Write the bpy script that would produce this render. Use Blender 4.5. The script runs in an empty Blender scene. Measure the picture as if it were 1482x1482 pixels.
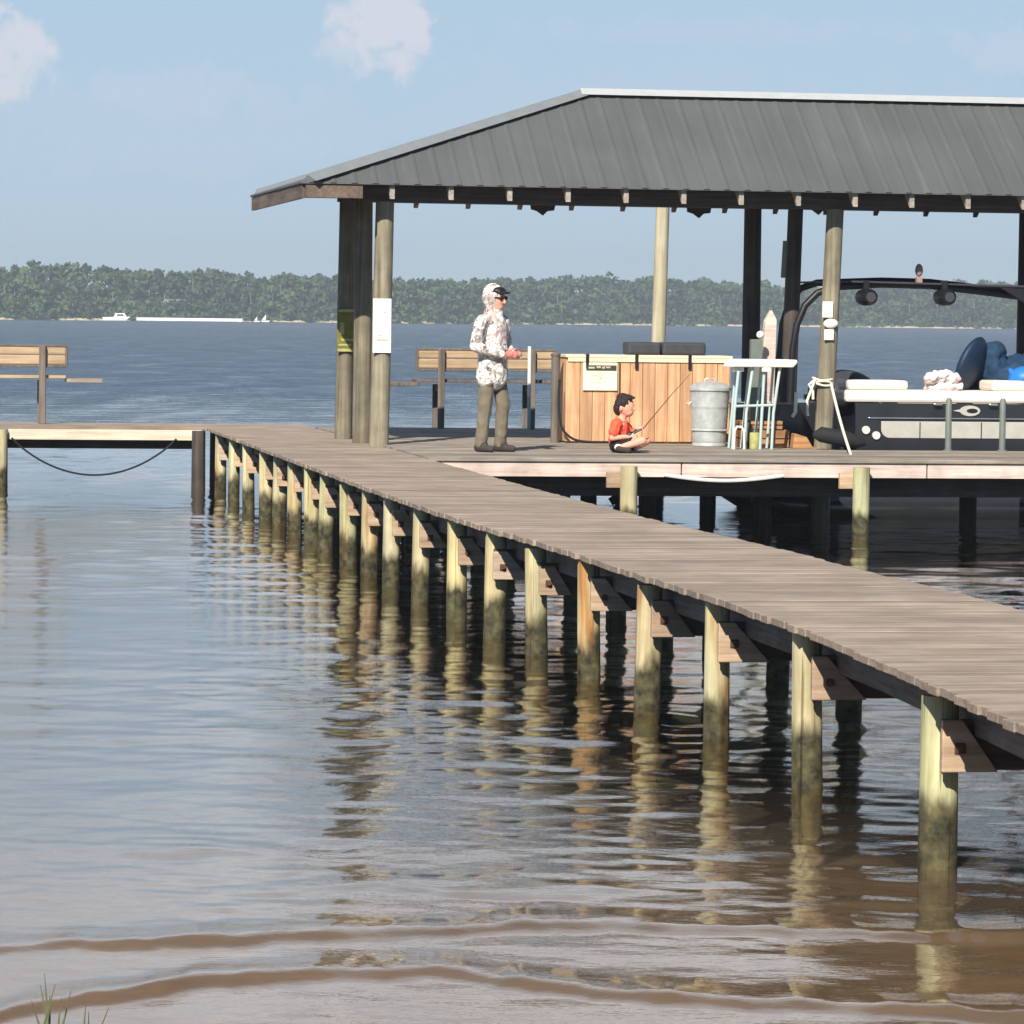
import bpy, bmesh, math, random
import numpy as np
from mathutils import Vector, Matrix
random.seed(7)
RNG = np.random.default_rng(11)
S = bpy.context.scene
COL = S.collection
F, CX, CAMZ = 5500.0, 741.0, 2.23
PITCH, ROLL = math.atan((741-457)/F), 0.012

# ------------------------------------------------------------------ camera
fw = Vector((0, math.cos(PITCH), -math.sin(PITCH)))
r0 = Vector((1, 0, 0)); u0 = r0.cross(fw)
rt = r0*math.cos(ROLL) + u0*math.sin(ROLL)
up = u0*math.cos(ROLL) - r0*math.sin(ROLL)
cam = bpy.data.cameras.new('camera'); co = bpy.data.objects.new('camera', cam); COL.objects.link(co)
co.matrix_world = Matrix(((rt.x, up.x, -fw.x, 0), (rt.y, up.y, -fw.y, 0), (rt.z, up.z, -fw.z, CAMZ), (0, 0, 0, 1)))
cam.sensor_width = 36; cam.lens = 36*F/1482
cam.clip_start = 0.5; cam.clip_end = 9000
S.camera = co

def ray(x, y):
    return (fw*F + rt*(x-741) + up*(741-y)).normalized()
def G(x, y, z):            # point of a horizontal level z
    d = ray(x, y); t = (z-CAMZ)/d.z
    return Vector((0, 0, CAMZ)) + d*t
def D(x, y, Y):            # point at depth Y
    d = ray(x, y); return Vector((0, 0, CAMZ)) + d*(Y/d.y)

TH = 0.167
U = Vector((math.cos(TH), math.sin(TH), 0)); V = Vector((-math.sin(TH), math.cos(TH), 0)); Z = Vector((0, 0, 1))
O = Vector((-1.46, 41.7, 0))
def P(u, v, z=0): return O + U*u + V*v + Z*z
DECK = 0.78

# ------------------------------------------------------------------ mesh helpers
OFF = {}
class MB:
    def __init__(s): s.v = []; s.f = []; s.m = []; s.c = []; s.cur = 0; s.val = 0.5
    def face(s, idx): s.f.append(idx); s.m.append(s.cur); s.c.append(s.val)
    def box(s, c, sx, sy, sz, ax=None):
        ux, uy, uz = ax or (U, V, Z)
        n = len(s.v); c = Vector(c)
        for k in (-.5, .5):
            for j in (-.5, .5):
                for i in (-.5, .5):
                    s.v.append(c + ux*(i*sx) + uy*(j*sy) + uz*(k*sz))
        for q in ((0, 2, 3, 1), (4, 5, 7, 6), (0, 1, 5, 4), (2, 6, 7, 3), (0, 4, 6, 2), (1, 3, 7, 5)):
            s.face([n+i for i in q])
        return s
    def beam(s, a, b, w, h):            # box from a to b, w sideways, h upwards
        a, b = Vector(a), Vector(b); d = (b-a); L = d.length; d.normalize()
        side = d.cross(Z) if abs(d.z) < .95 else d.cross(Vector((0, 1, 0)))
        side.normalize(); upv = side.cross(d)
        return s.box((a+b)/2, L, w, h, (d, side, upv))
    def tube(s, pts, rad, seg=10, cap=True):
        pts = [Vector(p) for p in pts]; N = len(pts)
        rr = rad if isinstance(rad, (list, tuple)) else [rad]*N
        n0 = len(s.v); ref = None
        for i, p in enumerate(pts):
            t = (pts[min(i+1, N-1)] - pts[max(i-1, 0)]).normalized()
            if ref is None:
                ref = t.orthogonal().normalized()
            ref = (ref - t*ref.dot(t)).normalized(); b = t.cross(ref)
            for k in range(seg):
                a = 2*math.pi*k/seg
                s.v.append(p + ref*(math.cos(a)*rr[i]) + b*(math.sin(a)*rr[i]))
        for i in range(N-1):
            for k in range(seg):
                a, b2 = n0+i*seg+k, n0+i*seg+(k+1) % seg
                s.face([a, b2, b2+seg, a+seg])
        if cap:
            s.face([n0+k for k in reversed(range(seg))]); s.face([n0+(N-1)*seg+k for k in range(seg)])
        return s
    def lathe(s, c, prof, seg=28):      # prof: (radius, z)
        c = Vector(c); n0 = len(s.v)
        for r, z in prof:
            for k in range(seg):
                a = 2*math.pi*k/seg; s.v.append(c + Vector((r*math.cos(a), r*math.sin(a), z)))
        for i in range(len(prof)-1):
            for k in range(seg):
                a, b = n0+i*seg+k, n0+i*seg+(k+1) % seg
                s.face([a, b, b+seg, a+seg])
        s.face([n0+k for k in reversed(range(seg))]); s.face([n0+(len(prof)-1)*seg+k for k in range(seg)])
        return s
    def prism(s, pts, ext):             # polygon extruded by vector
        n = len(s.v); k = len(pts); ext = Vector(ext)
        s.v += [Vector(p) for p in pts] + [Vector(p)+ext for p in pts]
        s.face(list(range(n, n+k))[::-1]); s.face(list(range(n+k, n+2*k)))
        for i in range(k): s.face([n+i, n+(i+1) % k, n+k+(i+1) % k, n+k+i])
        return s
    def ell(s, c, rx, ry, rz, ax=None, seg=16, rings=10):
        ux, uy, uz = ax or (U, V, Z); c = Vector(c); n0 = len(s.v)
        for i in range(1, rings):
            t = math.pi*i/rings
            for k in range(seg):
                a = 2*math.pi*k/seg
                s.v.append(c + ux*(rx*math.sin(t)*math.cos(a)) + uy*(ry*math.sin(t)*math.sin(a)) + uz*(rz*math.cos(t)))
        top = len(s.v); s.v.append(c+uz*rz); bot = len(s.v); s.v.append(c-uz*rz)
        for i in range(rings-2):
            for k in range(seg):
                a, b = n0+i*seg+k, n0+i*seg+(k+1) % seg
                s.face([b, a, a+seg, b+seg])
        for k in range(seg):
            s.face([n0+k, n0+(k+1) % seg, top]); s.face([n0+(rings-2)*seg+(k+1) % seg, n0+(rings-2)*seg+k, bot])
        return s
    def build(s, name, mats, parent=None, smooth=False, bevel=0, loc=None):
        off = Vector((0, 0, 0))
        if parent is not None: off = OFF[parent.name]
        elif loc is not None: off = Vector(loc)
        me = bpy.data.meshes.new(name)
        me.from_pydata([tuple(Vector(p)-off) for p in s.v], [], s.f)
        if not isinstance(mats, (list, tuple)): mats = [mats]
        for m in mats: me.materials.append(m)
        me.polygons.foreach_set('material_index', s.m)
        at = me.attributes.new('pv', 'FLOAT', 'FACE'); at.data.foreach_set('value', s.c)
        bm = bmesh.new(); bm.from_mesh(me); bmesh.ops.recalc_face_normals(bm, faces=bm.faces); bm.to_mesh(me); bm.free()
        if smooth:
            me.polygons.foreach_set('use_smooth', [True]*len(me.polygons))
        o = bpy.data.objects.new(name, me); COL.objects.link(o)
        if parent is not None: o.parent = parent
        elif loc is not None: o.location = off
        OFF[o.name] = off
        if bevel:
            b = o.modifiers.new('bevel', 'BEVEL'); b.width = bevel; b.segments = 2; b.limit_method = 'ANGLE'
        elif smooth:
            try: me.set_sharp_from_angle(angle=math.radians(40))
            except Exception: pass
        return o

def empty(name, loc, label, cat, group=None):
    o = bpy.data.objects.new(name, None); COL.objects.link(o); o.location = loc
    OFF[o.name] = Vector(loc); return tag(o, label, cat, group)
def tag(o, label, cat, group=None):
    o['label'] = label; o['category'] = cat
    if group: o['group'] = group
    return o

# figures: many tapered capsules fused into one skin by a voxel remesh
def fused(name, prims, voxel, mats, parent, xf, smooth=4, paint=None):
    bm = bmesh.new()
    for p in prims:
        b = bmesh.new()
        if p[0] == 'cap':
            _, a, ra, c, rc = p
            for q, r in ((a, ra), (c, rc)):
                bmesh.ops.create_icosphere(b, subdivisions=2, radius=r, matrix=Matrix.Translation(Vector(q)))
            res = bmesh.ops.convex_hull(b, input=b.verts)
            bmesh.ops.delete(b, geom=list({g for g in res['geom_interior'] if isinstance(g, bmesh.types.BMVert)}), context='VERTS')
        else:
            _, c, rad, rot = p
            M = Matrix.Translation(Vector(c)) @ (rot.to_4x4() if rot else Matrix()) @ Matrix.Diagonal((*rad, 1))
            bmesh.ops.create_icosphere(b, subdivisions=3, radius=1, matrix=M)
        tmp = bpy.data.meshes.new('t'); b.to_mesh(tmp); b.free(); bm.from_mesh(tmp); bpy.data.meshes.remove(tmp)
    bmesh.ops.transform(bm, matrix=xf, verts=bm.verts)
    off = OFF[parent.name]
    bmesh.ops.translate(bm, vec=-off, verts=bm.verts)
    me = bpy.data.meshes.new('t'); bm.to_mesh(me); bm.free()
    o = bpy.data.objects.new('t', me); COL.objects.link(o)
    r = o.modifiers.new('r', 'REMESH'); r.mode = 'VOXEL'; r.voxel_size = voxel
    sm = o.modifiers.new('s', 'SMOOTH'); sm.iterations = smooth; sm.factor = .5
    bpy.context.view_layer.update()
    dg = bpy.context.evaluated_depsgraph_get()
    nm = bpy.data.meshes.new_from_object(o.evaluated_get(dg)); bpy.data.objects.remove(o)
    nm.name = name; nm.materials.clear()
    for m in (mats if isinstance(mats, (list, tuple)) else [mats]): nm.materials.append(m)
    nm.polygons.foreach_set('use_smooth', [True]*len(nm.polygons))
    inv = xf.inverted()
    if paint:
        for pl in nm.polygons: pl.material_index = paint(inv @ (Vector(pl.center)+off))
    q = bpy.data.objects.new(name, nm); COL.objects.link(q); q.parent = parent; OFF[q.name] = off
    return q

from mathutils import noise as mnoise
def wrinkle(o, amp, freq, zs=1.0, zmax=99):
    me = o.data; nrm = [v.normal.copy() for v in me.vertices]
    for v, n in zip(me.vertices, nrm):
        if v.co.z > zmax: continue
        q = Vector((v.co.x*freq, v.co.y*freq, v.co.z*freq*zs))
        k = 1-abs(mnoise.noise(q))*2.2 + .5*mnoise.noise(q*2.3)
        v.co += n*(amp*(k-.5))
    me.update()

# ------------------------------------------------------------------ materials
def lin(c):
    return tuple((x/255/12.92 if x/255 <= .04045 else ((x/255+.055)/1.055)**2.4) for x in c) + (1,)
class NT:
    def __init__(s, name):
        s.mat = bpy.data.materials.new(name); s.mat.use_nodes = True
        s.t = s.mat.node_tree; s.b = s.t.nodes['Principled BSDF']
    def n(s, kind, **kw):
        x = s.t.nodes.new('ShaderNode'+kind)
        for k, v in kw.items():
            if k.startswith('i_'): x.inputs[int(k[2:]) if k[2:].isdigit() else k[2:].replace('_', ' ')].default_value = v
            else: setattr(x, k, v)
        return x
    def l(s, a, b): s.t.links.new(a, b)
    def mixc(s, fac, a, b, mode='MIX'):
        m = s.n('Mix', data_type='RGBA', blend_type=mode)
        for sock, val in ((m.inputs[0], fac), (m.inputs[6], a), (m.inputs[7], b)):
            if hasattr(val, 'links') or hasattr(val, 'is_output'): s.l(val, sock)
            else: sock.default_value = val
        return m.outputs[2]
    def mathn(s, op, a, b=0.0, clamp=False):
        m = s.n('Math', operation=op, use_clamp=clamp)
        for sock, val in ((m.inputs[0], a), (m.inputs[1], b)):
            if hasattr(val, 'is_output'): s.l(val, sock)
            else: sock.default_value = val
        return m.outputs[0]
    def ramp(s, fac, stops):
        r = s.n('ValToRGB'); e = r.color_ramp.elements
        while len(e) < len(stops): e.new(.5)
        for el, (p, c) in zip(e, stops): el.position = p; el.color = c
        s.l(fac, r.inputs[0]); return r.outputs[0]
    def coords(s, scale=(1, 1, 1), rot=0, kind='world'):
        if kind == 'world':
            src = s.n('NewGeometry').outputs['Position']
        else: src = s.n('TexCoord').outputs['Object']
        r = s.n('Mapping'); r.inputs['Rotation'].default_value = (0, 0, -rot); s.l(src, r.inputs[0])
        m = s.n('Mapping'); m.inputs['Scale'].default_value = scale; s.l(r.outputs[0], m.inputs[0])
        return m.outputs[0]
    def noise(s, vec, scale, detail=4, rough=.55, dist=0.0):
        x = s.n('TexNoise'); x.inputs['Scale'].default_value = scale; x.inputs['Detail'].default_value = detail
        x.inputs['Roughness'].default_value = rough; x.inputs['Distortion'].default_value = dist
        s.l(vec, x.inputs['Vector']); return x.outputs[0]
    def bump(s, h, strength=.3, dist=.02):
        b = s.n('Bump'); b.inputs['Strength'].default_value = strength; b.inputs['Distance'].default_value = dist
        s.l(h, b.inputs['Height']); s.l(b.outputs[0], s.b.inputs['Normal'])

def wood(name, dark, light, grain='u', rough=.8, stain=.35, var=.5, fine=1.0, wet=False, tint=None):
    n = NT(name)
    st = {'u': (1.2, 26, 26), 'v': (26, 1.2, 26), 'z': (26, 26, 1.2)}[grain]
    c = n.coords(tuple(k*fine for k in st), TH)
    g = n.noise(c, 1.0, 6, .65, .4)
    col = n.ramp(g, [(.3, lin(dark)), (.68, lin(light))])
    blot = n.noise(n.coords(), 2.3, 4, .6)
    bl = n.ramp(blot, [(.4, (1-stain, 1-stain, 1-stain, 1)), (.62, (1, 1, 1, 1))])
    col = n.mixc(1.0, col, bl, 'MULTIPLY')
    if var:
        a = n.n('Attribute', attribute_name='pv')
        vv = n.ramp(a.outputs['Fac'], [(0, (1-var,)*3+(1,)), (1, (1+var*.5,)*3+(1,))])
        col = n.mixc(1.0, col, vv, 'MULTIPLY')
    if tint:
        rnd = n.n('ObjectInfo').outputs['Random']
        tt = n.ramp(rnd, [(k/(len(tint)-1), lin(q)) for k, q in enumerate(tint)])
        col = n.mixc(.75, col, tt, 'MULTIPLY')
    if wet:
        pz = n.n('SeparateXYZ'); n.l(n.n('NewGeometry').outputs['Position'], pz.inputs[0])
        wob = n.mathn('MULTIPLY', n.mathn('SUBTRACT', n.noise(n.coords((1, 1, .3)), 9, 4), .5), .34)
        lvl = n.mathn('ADD', pz.outputs[2], wob)
        mr = n.n('MapRange', interpolation_type='SMOOTHSTEP'); n.l(lvl, mr.inputs[0])
        mr.inputs[1].default_value = .20; mr.inputs[2].default_value = .33
        alg = n.ramp(n.noise(n.coords(), 16, 5), [(.35, lin((46, 46, 36))), (.7, lin((104, 98, 68)))])
        col = n.mixc(mr.outputs[0], alg, col)
        ck = n.ramp(n.noise(n.coords((40, 40, .8)), 1.0, 2, .5, .6), [(.30, (.45, .40, .34, 1)), (.37, (1, 1, 1, 1))])
        col = n.mixc(1.0, col, ck, 'MULTIPLY')
        # rust and resin runs
        run = n.noise(n.coords((9, 9, 1.1)), 1.0, 3)
        rr = n.ramp(run, [(.56, (1, 1, 1, 1)), (.7, lin((214, 150, 84)))])
        col = n.mixc(.8, col, rr, 'MULTIPLY')
    n.l(col, n.b.inputs['Base Color']); n.b.inputs['Roughness'].default_value = rough
    n.b.inputs['Specular IOR Level'].default_value = .25
    n.bump(g, .35, .01)
    return n.mat
def plain(name, c, rough=.6, metal=0, var=.18, scale=8, spec=.4, bump=.1):
    n = NT(name)
    g = n.noise(n.coords(), scale, 5, .6)
    base = lin(c)
    lo = tuple(x*(1-var) for x in base[:3])+(1,); hi = tuple(min(1, x*(1+var)) for x in base[:3])+(1,)
    n.l(n.ramp(g, [(.3, lo), (.7, hi)]), n.b.inputs['Base Color'])
    n.b.inputs['Roughness'].default_value = rough; n.b.inputs['Metallic'].default_value = metal
    n.b.inputs['Specular IOR Level'].default_value = spec
    if bump: n.bump(g, bump, .01)
    return n.mat

M = {}
M['deck'] = wood('weathered_deck_boards', (136, 122, 107), (180, 163, 145), 'u', stain=.22, var=.2, fine=1.5)
M['dockdeck'] = wood('weathered_dock_boards', (120, 111, 100), (176, 165, 150), 'u', stain=.22, var=.3)
M['stringer'] = wood('weathered_joist', (84, 78, 72), (136, 128, 118), 'v', stain=.3, var=0)
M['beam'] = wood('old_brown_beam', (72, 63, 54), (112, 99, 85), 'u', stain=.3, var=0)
M['pile'] = wood('treated_pile', (172, 163, 132), (230, 223, 196), 'z', stain=.22, var=0, fine=.7, wet=True,
                 tint=[(255, 246, 222), (226, 238, 206), (255, 240, 190), (244, 240, 220), (255, 230, 196), (236, 244, 212)])
M['cap'] = wood('sunlit_cap_timber', (168, 146, 124), (232, 212, 188), 'u', stain=.25, var=0,
                tint=[(255, 255, 255), (255, 230, 212), (250, 238, 220), (204, 190, 176), (255, 244, 236)])  # pale tone of the sunlit cap part, put into the wood colour
M['post'] = wood('grey_round_post', (112, 105, 88), (172, 163, 138), 'z', stain=.3, var=0, fine=.7)
M['shadepost'] = wood('shaded_grey_post', (92, 86, 74), (150, 141, 118), 'z', stain=.3, var=0, fine=.7)  # darker copy of the grey post, roof shade put into its colour
M['darkpost'] = wood('dark_round_post', (64, 58, 54), (98, 90, 82), 'z', stain=.3, var=0, fine=.7)  # darkest post wood: roof shade on the inner posts put into colour
M['palepost'] = wood('pale_pole', (164, 155, 126), (204, 195, 166), 'z', stain=.15, var=0, fine=.7)
M['fascia'] = wood('sunbleached_fascia', (196, 170, 158), (240, 222, 206), 'u', stain=.25, var=0)
M['cream'] = wood('cream_fascia', (206, 190, 164), (240, 228, 206), 'u', stain=.1, var=0)
M['rafter'] = wood('rafter_timber', (134, 126, 114), (190, 182, 168), 'v', stain=.2, var=0)
M['header'] = wood('dark_header_beam', (66, 62, 60), (104, 98, 92), 'u', stain=.2, var=0)
M['brownfascia'] = wood('brown_fascia', (92, 80, 70), (132, 116, 102), 'v', stain=.3, var=0)
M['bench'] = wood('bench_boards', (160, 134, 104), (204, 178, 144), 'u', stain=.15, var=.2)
M['benchdark'] = wood('bench_frame_and_shaded_seat', (88, 80, 74), (134, 122, 112), 'z', stain=.2, var=0)
M['cab'] = wood('cedar_boards', (182, 130, 92), (238, 194, 150), 'z', stain=.16, var=.26, fine=.6)
M['cabtrim'] = wood('pale_trim', (226, 206, 172), (250, 236, 206), 'u', stain=.08, var=0)
M['firewood'] = wood('rough_crate_boards', (140, 96, 60), (206, 156, 110), 'u', stain=.3, var=.3)
M['black'] = plain('black_paint', (26, 27, 30), .45)
M['blackmat'] = plain('black_rubber', (30, 31, 34), .8)
M['charcoal'] = plain('charcoal_vinyl', (58, 60, 66), .7)
M['rust'] = plain('rusty_bolt', (88, 60, 46), .7, 0, .4, 40)
M['galv'] = plain('galvanised_steel', (190, 194, 190), .42, .3, .16, 14, bump=.05)
M['alu'] = plain('pale_painted_tube', (178, 196, 190), .5, 0, .1)  # on the marker pole it stands for white pipe in roof shade
M['white'] = plain('white_plastic', (236, 232, 220), .5, 0, .05)
M['whitepaper'] = plain('white_paper', (240, 240, 234), .8, 0, .03, bump=0)
M['vinyl'] = plain('cream_vinyl', (238, 228, 214), .5, 0, .05)
M['pinkcloth'] = plain('pale_pink_cloth', (236, 218, 210), .9, 0, .15, 12)
M['bluetube'] = plain('dark_blue_vinyl', (18, 42, 66), .55, 0, .2)
M['blue'] = plain('bright_blue_vinyl', (42, 120, 200), .45, 0, .15)
M['teal'] = plain('dark_teal_canvas', (24, 56, 84), .8, 0, .2)
M['panel'] = plain('grey_boat_panel', (190, 186, 174), .4, .1, .08)
M['gloss'] = plain('black_gelcoat', (40, 42, 45), .16, 0, .1, bump=0, spec=.6)
M['chrome'] = plain('chrome_trim', (200, 200, 196), .2, .9, .05, bump=0)
M['greypvc'] = plain('grey_green_pvc', (108, 116, 108), .55, 0, .1)
M['rope'] = plain('white_rope', (222, 218, 196), .9, 0, .15, 60)
M['cream_sign'] = plain('cream_sign_board', (250, 244, 202), .7, 0, .03, bump=0)
M['signdark'] = plain('dark_sign_ink', (62, 62, 46), .7, 0, .2, 30, bump=0)
M['signgrey'] = plain('faded_sign_ink', (190, 186, 158), .7, 0, .2, 30, bump=0)
M['signred'] = plain('faded_red_ink', (168, 134, 120), .7, 0, .1, bump=0)
M['yellow_sign'] = plain('mossy_yellow_board', (118, 116, 48), .8, 0, .3, 16)
M['yellow_light'] = plain('pale_yellow_paint', (172, 172, 110), .8, 0, .2, 16)
M['skin'] = plain('skin', (226, 164, 138), .6, 0, .08, 20, bump=0)
M['skinred'] = plain('sunburnt_skin', (214, 120, 108), .6, 0, .1, 20, bump=0)
M['hair'] = plain('dark_hair', (42, 28, 26), .7, 0, .3, 60)
M['red'] = plain('coral_red_cotton', (255, 96, 64), .9, 0, .08, 18, bump=.8)
M['shorts'] = plain('black_cotton', (34, 24, 26), .9, 0, .2)
M['trousers'] = plain('olive_grey_cotton', (118, 110, 92), .9, 0, .14, 11, bump=.8)
M['shoe'] = plain('dark_shoe', (62, 56, 52), .8)
M['foamw'] = plain('white_far_paint', (250, 250, 246), .7, 0, .02, .4, bump=0)

def camo():
    n = NT('printed_white_fabric')
    c = n.coords((1, 1, 1))
    a = n.noise(c, 14, 3, .55, .6); b = n.noise(n.coords((1.3, 1, .7)), 21, 3, .55, 1.0); d = n.noise(c, 10, 3, .5, .8)
    base = lin((236, 230, 220))
    col = n.mixc(n.ramp(a, [(.54, (0, 0, 0, 1)), (.58, (1, 1, 1, 1))]), base, lin((168, 160, 152)))
    col = n.mixc(n.ramp(d, [(.57, (0, 0, 0, 1)), (.61, (1, 1, 1, 1))]), col, lin((200, 178, 172)))
    col = n.mixc(n.ramp(b, [(.595, (0, 0, 0, 1)), (.63, (1, 1, 1, 1))]), col, lin((104, 92, 90)))
    n.l(col, n.b.inputs['Base Color']); n.b.inputs['Roughness'].default_value = .9
    n.bump(n.noise(n.coords((1, 1, .55)), 11, 4, .6, 1.2), .9, .05)
    return n.mat
M['camo'] = camo()

def roofmat():
    n = NT('grey_roof_metal')
    c = n.coords((5, .22, .22), TH)
    a = n.noise(c, 1.0, 4, .7)
    col = n.ramp(a, [(.3, lin((93, 96, 94))), (.64, lin((101, 104, 102))), (.80, lin((128, 131, 129)))])
    b = n.ramp(n.noise(n.coords(), .8, 4), [(.35, (.86, .86, .86, 1)), (.65, (1, 1, 1, 1))])
    n.l(n.mixc(1.0, col, b, 'MULTIPLY'), n.b.inputs['Base Color'])
    n.b.inputs['Roughness'].default_value = .55; n.b.inputs['Metallic'].default_value = .15
    n.bump(n.noise(n.coords(), 5, 3), .15, .02)
    return n.mat
M['roof'] = roofmat()
M['ridge'] = plain('pale_ridge_flashing', (206, 208, 204), .4, .3, .06)
M['hip'] = plain('grey_hip_flashing', (140, 145, 145), .5, .3, .08)

# ------------------------------------------------------------------ setting: bed, water, haze
def bed_z(y):
    xs = [-60, 0, 6, 9.6, 12, 14, 17, 22, 30, 48, 80, 300, 780]
    zs = [1.6, .62, .34, .03, -.10, -.17, -.34, -.62, -1.0, -1.8, -3.0, -4.0, -4.0]
    return np.interp(y, xs, zs)
def shore_y(x):               # distance of the far waterline
    x = np.asarray(x, float)
    return 1000 + 1.2*x + 14*np.sin(x/37.0) + 8*np.sin(x/13.0+1)

ys = np.concatenate([np.linspace(-60, 8, 30), np.linspace(8.3, 60, 120), np.geomspace(62, 700, 25), [720, 780]])
xs = np.concatenate([np.linspace(-900, -30, 16), np.linspace(-26, 26, 90), np.linspace(30, 900, 16)])
X, Y = np.meshgrid(xs, ys)
Zb = bed_z(Y) + .03*np.sin(X*1.3+Y*.7)*np.sin(Y*1.9-X*.4)*(Y < 60) + .02*np.sin(X*3.1-Y*2.2)*(Y < 60)
far = 780.0
def sheet(name, X, Y, Zz, mat, smooth=True):
    h, w = X.shape
    me = bpy.data.meshes.new(name)
    v = np.stack([X, Y, Zz], -1).reshape(-1, 3)
    i = np.arange(h*w).reshape(h, w)
    f = np.stack([i[:-1, :-1], i[:-1, 1:], i[1:, 1:], i[1:, :-1]], -1).reshape(-1, 4)
    me.vertices.add(len(v)); me.vertices.foreach_set('co', v.astype(np.float32).ravel())
    me.loops.add(f.size); me.loops.foreach_set('vertex_index', f.astype(np.int32).ravel())
    me.polygons.add(len(f)); me.polygons.foreach_set('loop_start', np.arange(0, f.size, 4, dtype=np.int32))
    me.update(calc_edges=True); me.validate()
    if smooth: me.polygons.foreach_set('use_smooth', np.ones(len(me.polygons), bool))
    me.materials.append(mat)
    o = bpy.data.objects.new(name, me); COL.objects.link(o); return o

def bedmat():
    n = NT('sandy_bed')
    pz = n.n('SeparateXYZ'); n.l(n.n('NewGeometry').outputs['Position'], pz.inputs[0])
    g = n.noise(n.coords(), 3.0, 6, .6); g2 = n.noise(n.coords((1, 3, 1)), 6, 4)
    sand = n.ramp(g, [(.3, lin((104, 87, 58))), (.7, lin((142, 118, 80)))])
    dimmed_bed = n.ramp(g2, [(.3, lin((20, 27, 31))), (.7, lin((34, 42, 44)))])  # dark bed at depth: light lost in the water put into the colour
    mr = n.n('MapRange'); n.l(pz.outputs[2], mr.inputs[0]); mr.inputs[1].default_value = -.46; mr.inputs[2].default_value = -.14
    gr = n.n('MapRange', interpolation_type='SMOOTHSTEP'); n.l(n.mathn('ADD', pz.outputs[2], n.mathn('MULTIPLY', g, .2)), gr.inputs[0]); gr.inputs[1].default_value = .26; gr.inputs[2].default_value = .42
    unseen_grass = n.ramp(n.noise(n.coords(), 14, 5), [(.3, lin((44, 54, 30))), (.7, lin((84, 94, 52)))])  # grass on the unseen shore, added to cut bounced light
    n.l(n.mixc(gr.outputs[0], n.mixc(mr.outputs[0], dimmed_bed, sand), unseen_grass), n.b.inputs['Base Color']); n.b.inputs['Roughness'].default_value = .95
    n.bump(g, .4, .05)
    return n.mat
bed = sheet('ground', X, Y, Zb, bedmat()); bed['kind'] = 'structure'

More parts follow.
